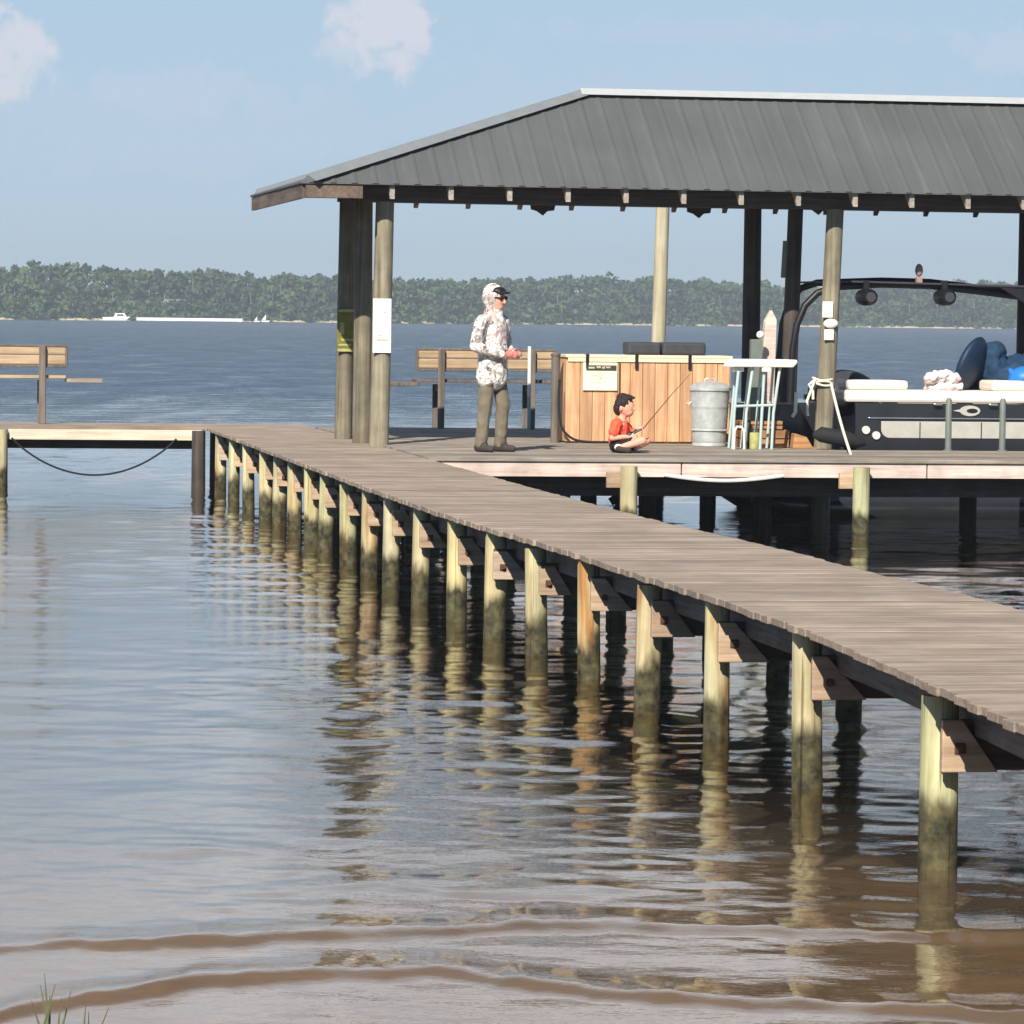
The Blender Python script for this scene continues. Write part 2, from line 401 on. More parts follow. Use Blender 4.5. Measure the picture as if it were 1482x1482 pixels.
# water: a real wave field near the shore, fading into the flat far lake
def watermat():
    n = NT('lake_water'); t = n.t
    out = t.nodes['Material Output']; t.nodes.remove(n.b)
    pos = n.n('NewGeometry').outputs['Position']
    sp = n.n('SeparateXYZ'); n.l(pos, sp.inputs[0])
    far = n.n('MapRange', interpolation_type='SMOOTHSTEP'); n.l(sp.outputs[1], far.inputs[0])
    far.inputs[1].default_value = 42; far.inputs[2].default_value = 150
    far.inputs[3].default_value = 0; far.inputs[4].default_value = 1
    small = n.mathn('ADD', n.noise(n.coords((1, 1.5, 1)), 5.5, 4, .65, .3), n.mathn('MULTIPLY', n.noise(n.coords((1, 2.2, 1)), 13, 3, .6, .2), .5))
    b1 = n.n('Bump'); b1.inputs['Strength'].default_value = .16; b1.inputs['Distance'].default_value = .012
    n.l(small, b1.inputs['Height'])
    chop = n.noise(n.coords((.55, 1, 1)), .9, 5, .62, .5)
    chop2 = n.noise(n.coords((.10, .16, 1)), .55, 4, .6)
    hh = n.mathn('ADD', chop, n.mathn('MULTIPLY', chop2, 2.2))
    wind = n.noise(n.coords((.035, .012, 1)), 1.0, 4, .6); wide = n.noise(n.coords((.5, .11, 1)), 1.0, 5, .7)
    st = n.n('MapRange'); n.l(wide, st.inputs[0]); st.inputs[1].default_value = .36; st.inputs[2].default_value = .66; st.inputs[3].default_value = .15; st.inputs[4].default_value = 1.5
    amt = n.mathn('MULTIPLY', n.mathn('ADD', wind, st.outputs[0]), .75)
    b2 = n.n('Bump'); n.l(n.mathn('MULTIPLY', n.mathn('MULTIPLY', far.outputs[0], amt), 1.0), b2.inputs['Strength']); b2.inputs['Distance'].default_value = 1.6
    n.l(hh, b2.inputs['Height']); n.l(b1.outputs[0], b2.inputs['Normal'])
    fr = n.n('Fresnel'); fr.inputs[0].default_value = 1.33; n.l(b2.outputs[0], fr.inputs[1])
    gl = n.n('BsdfGlossy'); n.l(b2.outputs[0], gl.inputs['Normal'])
    n.l(n.mathn('ADD', n.mathn('MULTIPLY', far.outputs[0], .12), .03), gl.inputs['Roughness'])
    gl.inputs['Color'].default_value = (1, 1, 1, 1)
    tr = n.n('BsdfTransparent'); tr.inputs[0].default_value = (.92, .80, .62, 1)
    mur = n.n('BsdfDiffuse'); mur.inputs[0].default_value = (.22, .165, .115, 1)
    nr = n.n('MapRange', interpolation_type='SMOOTHSTEP'); n.l(sp.outputs[1], nr.inputs[0]); nr.inputs[1].default_value = 13; nr.inputs[2].default_value = 19; nr.inputs[3].default_value = .32; nr.inputs[4].default_value = 0
    mt = n.n('MixShader'); n.l(nr.outputs[0], mt.inputs[0]); n.l(tr.outputs[0], mt.inputs[1]); n.l(mur.outputs[0], mt.inputs[2])
    body = n.n('BsdfDiffuse'); body.inputs[0].default_value = (.045, .082, .125, 1)
    dp = n.n('MapRange', interpolation_type='SMOOTHSTEP'); n.l(sp.outputs[1], dp.inputs[0]); dp.inputs[1].default_value = 46; dp.inputs[2].default_value = 60
    mb = n.n('MixShader'); n.l(dp.outputs[0], mb.inputs[0]); n.l(mt.outputs[0], mb.inputs[1]); n.l(body.outputs[0], mb.inputs[2])
    bf = n.n('NewGeometry').outputs['Backfacing']
    fac = n.mathn('ADD', n.mathn('MULTIPLY', fr.outputs[0], n.mathn('SUBTRACT', 1.0, bf)), n.mathn('MULTIPLY', bf, .04))
    mx = n.n('MixShader'); n.l(fac, mx.inputs[0]); n.l(mb.outputs[0], mx.inputs[1]); n.l(gl.outputs[0], mx.inputs[2])
    n.l(mx.outputs[0], out.inputs['Surface'])
    return n.mat
yr = [9.0]
while yr[-1] < 80: yr.append(yr[-1]*1.0021)
while yr[-1] < 1400: yr.append(yr[-1]*1.03)
yr = np.array(yr)
tc = np.concatenate([[-3.0, -1.2, -.6], np.linspace(-.30, .30, 760), [.6, 1.2, 3.0]])
T, Y = np.meshgrid(tc, yr); X = T*Y
Wz = np.zeros_like(X)
edge = np.clip((.30-np.abs(T))/.05, 0, 1)
fade_far = np.clip((80-Y)/25, 0, 1)
patch = .62 + .38*np.sin(X*.55+Y*.21+.8*np.sin(Y*.33))*np.sin(Y*.47-X*.23+1.1)
# stirred water round the piles, calm water to the left
lee = 1/(1+np.exp(-(X-(2.2-.166*Y))/1.6))
rough_amt = (.30 + .75*lee)*patch
rough_amt *= np.interp(Y, [9, 12.5, 15.5, 18, 44, 52, 80], [.35, .4, .75, 1.0, 1.0, 1.7, 2.2])
for k in range(120):
    lam = math.exp(RNG.uniform(math.log(.14), math.log(1.6)))
    th = RNG.normal(0, .8); kx, ky = math.sin(th)*2*math.pi/lam, math.cos(th)*2*math.pi/lam
    slope = .0098*(lam/.5)**-.12
    amp = slope*lam/(2*math.pi)
    cut = np.clip((lam - .0042*Y*1.6)/(.0042*Y+.02), 0, 1)
    Wz += amp*cut*rough_amt*np.sin(kx*X+ky*Y+RNG.uniform(0, 6.28))
def ridge(px, amp, wf, wb, x0=-99, x1=99):
    pts = sorted((lambda q: (q.x, q.y))(G(a, b, 0)) for a, b in px)
    xx = [p[0] for p in pts]; yy = [p[1] for p in pts]
    c = np.interp(X, xx, yy) + .05*np.sin(X*2.7+yy[0]) + .025*np.sin(X*7.1) + .016*np.sin(X*15.7+2*yy[1]) + .010*np.sin(X*31+np.sin(X*5)*2) + .006*np.sin(X*63+yy[0]*9)
    d = Y-c; w = np.where(d < 0, wf, wb)
    m = np.clip((X-x0)/.5, 0, 1)*np.clip((x1-X)/.5, 0, 1)
    return amp*np.exp(-(d/w)**2)*m*(.8+.3*np.sin(X*3.3+2)*np.sin(X*1.1)+.12*np.sin(X*11+yy[0]*3)*np.sin(X*4.3)+.07*np.sin(X*27))
Wz = Wz*edge*fade_far
Wz += ridge([(-400, 1392), (0, 1378), (500, 1352), (740, 1342), (1200, 1350), (1700, 1362)], .027, .09, .30)*edge
Wz += ridge([(-400, 1545), (0, 1474), (300, 1424), (640, 1402), (850, 1436), (1200, 1462), (1700, 1486)], .030, .085, .28)*edge
Wz += ridge([(-400, 1225), (0, 1236), (380, 1232), (760, 1240), (1200, 1238)], .007, .22, .5)*edge
Wz += ridge([(-400, 1290), (0, 1296), (420, 1318), (760, 1300)], .006, .14, .4)*edge
Wz += ridge([(500, 1290), (760, 1268), (1000, 1262), (1180, 1270), (1500, 1290)], .006, .12, .3, x0=-1.2)*edge
Wz += ridge([(-100, 730), (0, 722), (130, 716), (300, 722), (420, 730)], .02, .5, 1.2, x1=-2.6)*edge
water = sheet('water', X, Y, Wz, watermat()); water['kind'] = 'structure'

def hazebox():
    n = NT('lake_haze'); out = n.t.nodes['Material Output']; n.t.nodes.remove(n.b)
    v = n.n('VolumePrincipled'); v.inputs['Color'].default_value = (.86, .93, 1, 1); v.inputs['Density'].default_value = .00046
    v.inputs['Anisotropy'].default_value = .2
    n.l(v.outputs[0], out.inputs['Volume'])
    b = MB(); b.box((0, 620, 9), 5000, 1700, 34, (Vector((1, 0, 0)), Vector((0, 1, 0)), Z))
    o = b.build('haze', n.mat); o['kind'] = 'stuff'
hazebox()

# ------------------------------------------------------------------ far shore
def leafmat():
    n = NT('far_foliage')
    g = n.noise(n.coords(), .10, 5, .65); a = n.n('Attribute', attribute_name='pv')
    c = n.ramp(a.outputs['Fac'], [(0, lin((44, 68, 40))), (.5, lin((58, 86, 48))), (1, lin((80, 106, 60)))])
    k = n.ramp(g, [(.35, (.65, .65, .65, 1)), (.65, (1.15, 1.15, 1.1, 1))])
    n.l(n.mixc(1.0, c, k, 'MULTIPLY'), n.b.inputs['Base Color']); n.b.inputs['Roughness'].default_value = .8
    return n.mat
def far_forest():
    vs, fs, ms, pv = [], [], [], []
    def leaf(c, s, val):
        a = RNG.normal(size=3); a /= np.linalg.norm(a); b = np.cross(a, RNG.normal(size=3)); b /= np.linalg.norm(b)
        n = len(vs); c = np.asarray(c)
        vs.extend([c-a*s-b*s*.7, c+a*s-b*s*.5, c+a*s*.8+b*s*.7, c-a*s*.7+b*s*.6]); fs.append((n, n+1, n+2, n+3)); ms.append(0); pv.append(val)
    for row, (dy, sp, hs) in enumerate(((5, 2.6, .42), (9, 3.2, .70), (14, 3.2, .90), (22, 3.0, .96), (30, 3.0, .98), (40, 3.0, 1.0))):
        x = -230.0
        while x < 260:
            x += sp*RNG.uniform(.6, 1.4)
            y = float(shore_y(x)) + dy + RNG.uniform(-3, 3)
            h = hs*(12.6 + .9*math.sin(x/19.0) + RNG.normal(0, .32) + (.6 if x < -95 else 0) - .0085*(x-20) + max(0, (x-20))*.018)*(1-.15*min(1, max(0, (20-x)/120)))
            if row >= 3 and RNG.random() < .12: h += RNG.uniform(.5, 1.5)
            pine = row > 1 and RNG.random() < .3
            val = RNG.uniform(.1, .9); r = RNG.uniform(1.7, 3.1)
            base = .35 if pine else (.10 if row else .06)
            n = len(vs); tw = .16
            if row < 3 and RNG.random() < .8:
                lean = RNG.normal(0, .3); top = h*.85
                for (zz, q, ww) in ((.2, 0, tw*1.3), (top, lean, tw*.6)):
                    vs.extend([np.array((x+q-ww, y, zz)), np.array((x+q, y-ww, zz)), np.array((x+q+ww, y, zz)), np.array((x+q, y+ww, zz))])
                for k in range(4):
                    fs.append((n+k, n+(k+1) % 4, n+4+(k+1) % 4, n+4+k)); ms.append(1); pv.append(.5)
            for cl in range(int(RNG.integers(11, 15))):
                t = RNG.uniform(base, 1); rad = r*(1.25-t*.75 if not pine else 1-.55*abs(t-.8)*2)
                ang = RNG.uniform(0, 6.28)
                cc = np.array((x+math.cos(ang)*rad*.75, y+math.sin(ang)*rad*.75, h*t-.6))
                cr = RNG.uniform(.9, 1.5)
                cv = min(1, max(0, val+RNG.normal(0, .16)))
                for q in range(16):
                    d = RNG.normal(size=3); d /= np.linalg.norm(d)
                    leaf(cc+d*cr*RNG.uniform(.5, 1)*np.array((1.2, 1, .7)), RNG.uniform(.38, .75), min(1, max(0, cv+RNG.normal(0, .08))))
            if row == 0:
                for q in range(26):
                    leaf((x+RNG.normal(0, 2.0), y-3+RNG.uniform(-2, 2), abs(RNG.normal(0, .9))+.4), RNG.uniform(.3, .6), RNG.uniform(.2, .9))
    me = bpy.data.meshes.new('far_forest')
    me.from_pydata([tuple(v) for v in vs], [], fs)
    me.materials.append(leafmat()); me.materials.append(plain('pale_trunk', (150, 138, 118), .9, 0, .2, 1))
    me.polygons.foreach_set('material_index', ms)
    at = me.attributes.new('pv', 'FLOAT', 'FACE'); at.data.foreach_set('value', pv)
    o = bpy.data.objects.new('far_forest', me); COL.objects.link(o); o['kind'] = 'stuff'
far_forest()
# far bank: low land with a sandy lip
xb = np.linspace(-700, 900, 320); rows_ = [(-3, -.6), (0, .05), (2.2, .45), (7, .8), (30, 1.2), (300, 2.0), (900, 2.0)]
Xf = np.tile(xb, (len(rows_), 1)); Yf = np.stack([shore_y(xb)+d for d, _ in rows_]); Zf = np.stack([np.full_like(xb, z) for _, z in rows_])
def bankmat():
    n = NT('far_bank')
    pz = n.n('SeparateXYZ'); n.l(n.n('NewGeometry').outputs['Position'], pz.inputs[0])
    w = n.mathn('ADD', pz.outputs[2], n.mathn('MULTIPLY', n.noise(n.coords((1, 0, 0)), .05, 3), -1.4))
    mr = n.n('MapRange'); n.l(w, mr.inputs[0]); mr.inputs[1].default_value = -.25; mr.inputs[2].default_value = .0
    n.l(n.mixc(mr.outputs[0], lin((226, 208, 178)), lin((70, 78, 52))), n.b.inputs['Base Color']); n.b.inputs['Roughness'].default_value = .95
    return n.mat
bank = sheet('far_bank', Xf, Yf, Zf, bankmat()); bank['kind'] = 'structure'

def far_things():
    y0 = 985; sc = y0/F
    def fx(px): return (px-741)*sc
    def fy(px): return float(shore_y(fx(px)))
    # white seawall
    w = MB(); a, b = fx(250), fx(388)
    w.box(((a+b)/2, min(fy(250), fy(388))-3, .42), b-a, .8, .75, (Vector((1, 0, 0)), Vector((0, 1, 0)), Z))
    o = w.build('seawall', M['foamw'], bevel=.1); tag(o, 'long low white seawall at the foot of the far woods', 'seawall')
    # motor cruiser
    bx = Vector((fx(232), min(fy(232), 880)-8, 0))
    e = empty('far_motorboat', bx, 'white cabin motorboat crossing the far side of the lake', 'boat')
    h = MB(); q = [bx+Vector(p) for p in ((-3.1, -1, .05), (2.2, -1, .05), (3.3, -1, .95), (-3.1, -1, .8))]
    h.prism(q, (0, 2, 0)); h.build('hull', M['foamw'], e, bevel=.08)
    c = MB(); c.prism([bx+Vector(p) for p in ((-.6, -.75, .8), (2.3, -.75, .9), (1.9, -.75, 1.75), (-.2, -.75, 1.75))], (0, 1.5, 0)); c.build('cabin', M['foamw'], e, bevel=.06)
    c = MB(); c.prism([bx+Vector(p) for p in ((.1, -.78, 1.1), (1.8, -.78, 1.1), (1.6, -.78, 1.5), (.2, -.78, 1.5))], (0, .02, 0)); c.build('window', M['charcoal'], e)
    # two small sailing dinghies
    for k, (px, s) in enumerate(((400, .7), (412, .95))):
        bx = Vector((fx(px), fy(px)-14-k*3, 0))
        e = empty('sailing_dinghy', bx, ('smaller and left one' if k == 0 else 'taller and right one') + ' of two white sailing dinghies moored off the far shore', 'sailboat', 'dinghies off the far shore')
        h = MB(); h.prism([bx+Vector(p)*s for p in ((-1, -.4, .05), (.9, -.4, .05), (1.2, -.4, .42), (-1.1, -.4, .4))], (0, .8*s, 0)); h.build('hull', M['foamw'], e, bevel=.04)
        h = MB(); h.tube([bx+Vector((.1, 0, .3))*s, bx+Vector((.1, 0, 2.4))*s], .05*s, 6); h.build('mast', M['palepost'], e)
        h = MB(); h.prism([bx+Vector(p)*s for p in ((.05, 0, .6), (.05, 0, 1.9), (-.9, 0, .6))], (0, .03, 0)); h.build('sail', M['foamw'], e)
    # hazy shed among the trees
    c = Vector((fx(292), fy(292)+4.5, 0))
    e = empty('far_boathouse', c, 'pale open boathouse standing before the trees on the far shore', 'boathouse')
    for dx in (-2.6, -.2, 2.4):
        h = MB(); h.tube([c+Vector((dx, 0, 0)), c+Vector((dx, 0, 4.2))], .16, 8); h.build('post', M['palepost'], e)
    h = MB(); h.prism([c+Vector(p) for p in ((-3.4, -1.5, 4.2), (3.4, -1.5, 4.2), (2.4, -1.5, 5.2), (-2.4, -1.5, 5.2))], (0, 3, 0)); h.build('roof', M['hip'], e)
far_things()

# ------------------------------------------------------------------ walkway
def bow(y):
    return float(np.interp(y, [6, 13.5, 15.4, 17.6, 18.4, 20, 21.6, 23.3, 24.9, 26.4, 28, 31, 60], [-.02, .03, .14, .25, .26, .255, .205, .19, .14, .06, .03, 0, 0]))
WW = 1.41
def WL(y): return Vector((4.07-.166*y+bow(y), y, 0))
def walkway():
    root = empty('walkway', WL(20), 'long grey plank walkway on two rows of piles running out to the covered dock', 'walkway')
    rz = root
    b = MB(); y = 7.0
    while y < 49.4:
        p = WL(y) + U*(WW/2)
        L = WW + random.uniform(-.014, .014); b.val = random.random()
        b.box(p + U*random.uniform(-.009, .009) + Z*(DECK-.019+random.uniform(-.002, .002)), L, .138, .038)
        y += .1445
    b.build('deck', M['deck'], rz, bevel=.004)
    yy = np.arange(6.5, 49.6, 1.5)
    for off in (.235, WW/2, WW-.235):
        s = MB()
        for a, c in zip(yy[:-1], yy[1:]):
            s.beam(WL(a)+U*off+Z*(DECK-.04-.09), WL(c)+U*off+Z*(DECK-.04-.09), .045, .18)
        s.build('stringer', M['stringer'], rz)
    bents = [46.7, 44.9, 43.1, 41.2, 39.8, 38.3, 36.8, 35.6, 33.9, 32.4, 31.0, 29.4, 27.7, 26.2, 24.9, 23.3, 21.6, 20.0, 18.05, 15.4, 13.2, 11.2]
    for i, yb in enumerate(bents):
        R = .074 + random.uniform(-.007, .008)
        for side in (0, 1):
            top = DECK-.042 - (random.choice((0, 0, .01, .03)) if side == 0 else 0)
            c = WL(yb) + U*(R+.022 if side == 0 else WW-R-.05)
            lean = Vector((random.uniform(-.022, .022), random.uniform(-.015, .015), 0))
            m = MB(); m.tube([c-lean*2+Z*(float(bed_z(yb))-.5), c+Z*.1, c+lean*.6+Z*top], [R*1.06, R*1.02, R*.97], 20)
            m.build('pile', M['pile'], rz, smooth=True)
        z0 = DECK-.135-random.uniform(0, .03); hh = .205
        st = random.uniform(.055, .085)
        a = WL(yb) - V*(R+.028) + U*st; e_ = WL(yb) - V*(R+.028) + U*(WW-.08)
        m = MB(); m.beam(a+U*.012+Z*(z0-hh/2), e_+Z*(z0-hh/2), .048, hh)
        cap = m.build('cap_beam', M['beam'], rz, bevel=.005)  # dark timber stands for the shaded part of the cap
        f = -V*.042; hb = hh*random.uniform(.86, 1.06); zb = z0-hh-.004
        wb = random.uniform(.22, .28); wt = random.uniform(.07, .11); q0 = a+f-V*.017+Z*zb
        m = MB(); m.prism([q0, q0+U*wb, q0+U*wt+Z*hb, q0+Z*hb], V*.034)  # pale wedge cut along the shade line: sunlight put into shape and colour
        lit_wedge = m.build('sunlit_cap_end', M['cap'], cap, bevel=.005)
        bz = z0-hh*random.uniform(.5, .66); bc = a + U*random.uniform(.06, .09) - V*.036 + Z*bz
        m = MB(); m.box(bc-V*.026, .044, .005, .044) if i % 3 else None; m.tube([bc-V*.012-V*.024, bc-V*.02], .020, 12); m.tube([bc-V*.05, bc-V*.03], .012, 6)
        m.build('bolt', M['rust'], cap)
walkway()

# pier to the left at the walkway's far end
def left_pier():
    c0 = WL(47.95); root = empty('side_pier', c0, 'narrow side pier with a bright cream front beam, left of the walkway end', 'pier')
    L = 5.2
    b = MB()
    for k in range(11):
        b.val = random.random()
        b.box(c0 - U*(L/2) + V*(.07+.1445*k) + Z*(DECK-.02), L, .138, .038)
    b.build('deck', M['deck'], root, bevel=.004)
    b = MB(); b.box(c0 - U*(.05+1.20) - V*.002 + Z*(DECK-.105), 2.42, .045, .13); b.build('rim_board', M['cream'], root, bevel=.004)
    b = MB(); b.box(c0 - U*(3.95) - V*.002 + Z*(DECK-.105), 2.5, .045, .13); b.build('rim_board', M['cream'], root, bevel=.004)
    for u, v, m in ((-.08, -.04, 'darkpost'), (-2.555, -.06, 'pile'), (-2.6, 1.45, 'pile'), (.28, 1.45, 'darkpost'), (-4.9, .2, 'pile')):
        p = c0+U*u+V*v
        q = MB(); q.tube([p+Z*-2.2, p+Z*(DECK-.045)], [.10, .085], 18); q.build('pile', M[m], root, smooth=True)
    b = MB(); b.beam(c0-U*5+V*.35+Z*.58, c0+V*.35+Z*.58, .05, .18); b.build('cap_beam', M['beam'], root)
    # sagging black cable
    a, e = G(22, 636, 0), None
    pa = c0 - U*2.42 - V*.05 + Z*.63; pe = c0 - U*.36 - V*.05 + Z*.63
    pts = []
    for i in range(25):
        t = i/24; pts.append(pa.lerp(pe, t) - Z*(.46*(1-(2*t-1)**2)**.92))
    m = MB(); m.tube(pts, .013, 8); o = m.build('black_hose', M['blackmat'], None, smooth=True, loc=pa)
    tag(o, 'black hose sagging in a loop below the cream beam of the side pier', 'hose')
left_pier()

def bench(base, label, ext, sunny):
    # base: ground point below the left leg of the visible back; seen from behind
    root = empty('bench', base, label, 'bench', 'wooden benches facing the lake')
    H, sz = 1.0, .60
    for u in (0.0, 1.16):
        q = MB(); q.beam(base+U*u+Z*.0, base+U*u+Z*H, .085, .055); q.build('leg', M['benchdark'], root, bevel=.006)
        q = MB(); q.beam(base+U*u+V*.47+Z*0, base+U*u+V*.47+Z*(sz-.05), .085, .055); q.build('leg', M['benchdark'], root, bevel=.006)
        q = MB(); q.beam(base+U*u+V*.05+Z*(sz-.09), base+U*u+V*.5+Z*(sz-.09), .04, .08); q.build('seat_bracket', M['benchdark'], root)
    q = MB()
    x0, x1 = -.30, 1.46
    for k, z in enumerate((H-.245, H-.115)):
        q.val = random.random(); q.box(base+U*((x0+x1)/2)+V*.05+Z*(z+.06), x1-x0, .035, .122)
    q.build('backrest', M['bench'], root, bevel=.02)
    q = MB()
    q.beam(base+U*x0+V*.05+Z*(H-.005), base+U*x1+V*.05+Z*(H-.005), .05, .03); q.beam(base+U*x0+V*.05+Z*(H-.265), base+U*x1+V*.05+Z*(H-.265), .05, .03)
    for xx in (x0, x1): q.beam(base+U*xx+V*.05+Z*(H-.27), base+U*xx+V*.05+Z*H, .05, .03)
    q.build('back_frame', M['benchdark'], root, bevel=.008)
    q = MB()
    for k in range(4):
        q.val = random.random(); q.box(base+U*((x0+x1)/2)+V*(.12+.125*k)+Z*sz, x1-x0, .118, .04)
    q.build('seat', M['bench'] if sunny else M['benchdark'], root, bevel=.006)  # seat and shelf darker without sun: shade put into the colour
    s = MB(); c = base + U*((x0-.22) if ext < 0 else (x1+.24)) + V*.26 + Z*(sz-.045)
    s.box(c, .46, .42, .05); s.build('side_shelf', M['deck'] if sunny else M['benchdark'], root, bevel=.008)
b2 = G(72, 611, DECK); b2 = Vector((b2.x, b2.y, DECK))
c0 = WL(47.95)
pl = c0 - U*2.0 + V*.9; pl = Vector((pl.x, pl.y, DECK))
bench(pl - U*1.16, 'sunlit wooden bench with tan back boards on the side pier at the left', 1, True)

# ------------------------------------------------------------------ covered dock
DZ = .80
VF, VB = -3.58, 6.35
def covered_dock():
    root = empty('covered_dock', P(3, 0, 0), 'covered boat dock with a grey ribbed metal hip roof on round wooden posts', 'boat dock')
    b = MB(); v = VF
    while v < VB:
        ua, ub = .02, (4.15 if v > .2 else (4.95 if v > -.95 else 13.0))
        b.val = random.random()
        b.box(P((ua+ub)/2, v+.069, DZ-.019+random.uniform(-.002, .002)), ub-ua, .138, .038); v += .1445
    b.build('deck', M['dockdeck'], root, bevel=.004)
    for a, c in ((-.02, 2.62), (2.63, 5.2), (5.21, 9.0), (9.01, 13)):
        b = MB(); b.box(P((a+c)/2, VF+.045, DZ-.115), c-a-.004, .045, .15); b.build('rim_board', M['fascia'], root, bevel=.004)
    b = MB(); b.box(P(6.5, VF+.42, .50), 13, .09, .2); b.build('cap_beam', M['beam'], root)
    for vv in (-1.1, 1.6, 4.2, 6.2):
        b = MB(); b.box(P(2.2 if vv > 0 else 6.5, vv, .57), 4.0 if vv > 0 else 13, .09, .22); b.build('cap_beam', M['beam'], root)
    b = MB(); b.box(P(4.14, 3.3, DZ-.14), .045, 6.1, .19); b.build('rim_board', M['beam'], root)
    xf = []
    for px in (905, 1255):
        p = D(px, 700, 38.6); q = p-O; xf.append(q.dot(U))
    fr = [xf[0]-2.5, xf[0], xf[1], xf[1]+2.6, xf[1]+5.2]
    for k, u in enumerate(fr):
        p = P(u, VF-.09, 0); r = .095
        m = MB(); m.tube([p-Z*2, p+Z*(DZ-.075)], [r, r*.92], 18); m.build('pile', M['pile'], root, smooth=True)
        m = MB(); m.beam(P(u-.22, VF-.005-.03, .585), P(u-.075, VF-.035, .585), .05, .16); m.build('sunlit_cap_end', M['cap'], root)
    for vv in (-1.1, 1.6, 4.2, 6.2):
        for u in (.5, 1.45, 2.75, 4.05):
            p = P(u+random.uniform(-.1, .1), vv+.13, 0)
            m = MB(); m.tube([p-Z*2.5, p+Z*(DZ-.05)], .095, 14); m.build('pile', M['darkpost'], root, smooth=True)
    for u in (6.4, 8.3, 10.4):
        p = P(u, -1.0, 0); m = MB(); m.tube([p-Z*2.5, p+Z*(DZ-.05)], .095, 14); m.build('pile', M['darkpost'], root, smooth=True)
    b = MB(); b.beam(P(2.9, 1.6, .1), P(3.6, 1.6, .58), .04, .09); b.build('brace', M['beam'], root)
    # ---- posts
    def post(u, v, m, top=3.42, r=.105, lean=0, kind='post'):
        p = P(u, v, 0)
        k = MB(); k.tube([p-Z*2.2+U*(-lean*1.2), p+Z*(DZ)+U*(-lean*.4), p+Z*top+U*lean], [r*1.06, r*1.02, r*.94], 20)
        return k.build(kind, M[m], root, smooth=True)
    post(0, 0, 'post', 3.46, .108, .03); post(-.065, 1.06, 'shadepost', 3.55, .105); post(-.10, 2.41, 'shadepost', 3.7, .10, .02)
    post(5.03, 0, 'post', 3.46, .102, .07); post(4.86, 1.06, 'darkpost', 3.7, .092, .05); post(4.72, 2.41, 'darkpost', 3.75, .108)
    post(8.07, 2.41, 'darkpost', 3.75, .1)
    post(10.2, 0, 'post', 3.40, .105)
    # ---- frame
    UL, UR, V0, V1, ZE, RI, HB = -.95, 13.0, -.52, 2.95, 3.645, 1.13, 3.42
    VM = (V0+V1)/2; half = VM-V0
    b = MB(); b.box(P(6.3, 0, 3.585), 13.0, .10, .26); b.build('header_beam', M['header'], root, bevel=.006)
    b = MB(); b.box(P(6.3, 2.41, 3.65), 13.0, .10, .26); b.build('header_beam', M['header'], root)
    b = MB(); b.box(P(0, 1.205, 3.62), .10, 2.28, .18); b.build('header_beam', M['header'], root)
    b = MB(); b.box(P(4.9, 1.205, 3.62), .10, 2.28, .18); b.build('header_beam', M['header'], root)
    b = MB(); b.beam(P(2.9, VM, ZE+RI-.13), P(13, VM, ZE+RI-.13), .05, .18); b.build('ridge_beam', M['header'], root)
    def zr(u, v):     # roof surface height
        a = min(v-V0, V1-v)/half; h = (u-UL)/HB
        return ZE + RI*min(a, h)
    q = D(648, 290, 41.6)-O; ustart = q.dot(U)
    k = -1
    us = []
    while ustart+.645*k < UR-.2: us.append(ustart+.645*k); k += 1
    for u in us:
        if u < -.75: continue
        lim = min(1, (u-UL)/HB)
        for s in (0, 1):
            if s == 1: u = u*.957+.12
            va = (V0+.05) if s == 0 else (V1-.05); vb = V0+half*lim-.02 if s == 0 else V1-half*lim+.02
            if abs(vb-va) < .25: continue
            za, zb = zr(u, va)-.035-.065, zr(u, vb)-.035-.065; dp = .10
            # vertical plumb cut at the tail
            pts = [P(u-.027, va, za-dp), P(u-.027, vb, zb-dp), P(u-.027, vb, zb+.055), P(u-.027, va, za+.055)]
            m = MB(); m.prism(pts, U*.054); m.build('rafter', M['rafter'], root)
    for v in np.arange(V0+.4, V1-.3, .6):
        if abs(v-VM) < .2: continue
        lim = min(1, (min(v-V0, V1-v))/half); ua = UL+HB*lim-.02
        za = zr(ua, v)-.1
        m = MB(); m.prism([P(UL+.05, v-.02, ZE-.10-.06), P(ua, v-.02, za-.06), P(ua, v-.02, za+.05), P(UL+.05, v-.02, ZE-.10+.06)], V*.04); m.build('rafter', M['rafter'], root)
    # ---- roof sheet, ribbed
    r = MB(); th = .018
    def slab(pts):
        n = Z*-th; r.prism(pts, n)
    A, Bq, Cc, Dd = P(UL, V0, ZE), P(UR, V0, ZE), P(UR, VM, ZE+RI), P(UL+HB, VM, ZE+RI)
    A2, B2 = P(UL-.20, V1+.12, ZE-.05), P(UR, V1, ZE)
    slab([A, Bq, Cc, Dd]); slab([B2, A2, Dd, Cc]); slab([A2, A, Dd])
    u = UL+.12
    while u < UR:
        lim = min(1, (u-UL)/HB)
        for s in (1, -1):
            va = V0-.012 if s > 0 else V1+.012
            vb = V0+half*lim if s > 0 else V1-half*lim
            p1, p2 = P(u, va, ZE-.004), P(u, vb, ZE+RI*lim)
            n = Z*.008
            r.prism([p1-U*.035, p1+U*.035, p1+U*.014+n, p1-U*.014+n], p2-p1)
        u += .2286
    v = V0+.15
    while v < V1:
        lim = min(v-V0, V1-v)/half
        tt = (v-V0)/(V1-V0); p1, p2 = A.lerp(A2, tt)-U*.012-Z*.006, P(UL+HB*lim, v, ZE+RI*lim); n = Z*.008
        r.prism([p1-V*.035, p1+V*.035, p1+V*.014+n, p1-V*.014+n], p2-p1); v += .2286
    roof = r.build('roof', M['roof'], root)
    m = MB()
    m.prism([P(UL+HB-.06, VM-.15, ZE+RI-.035), P(UL+HB-.06, VM, ZE+RI+.045), P(UL+HB-.06, VM+.15, ZE+RI-.035)], U*(UR-UL-HB))
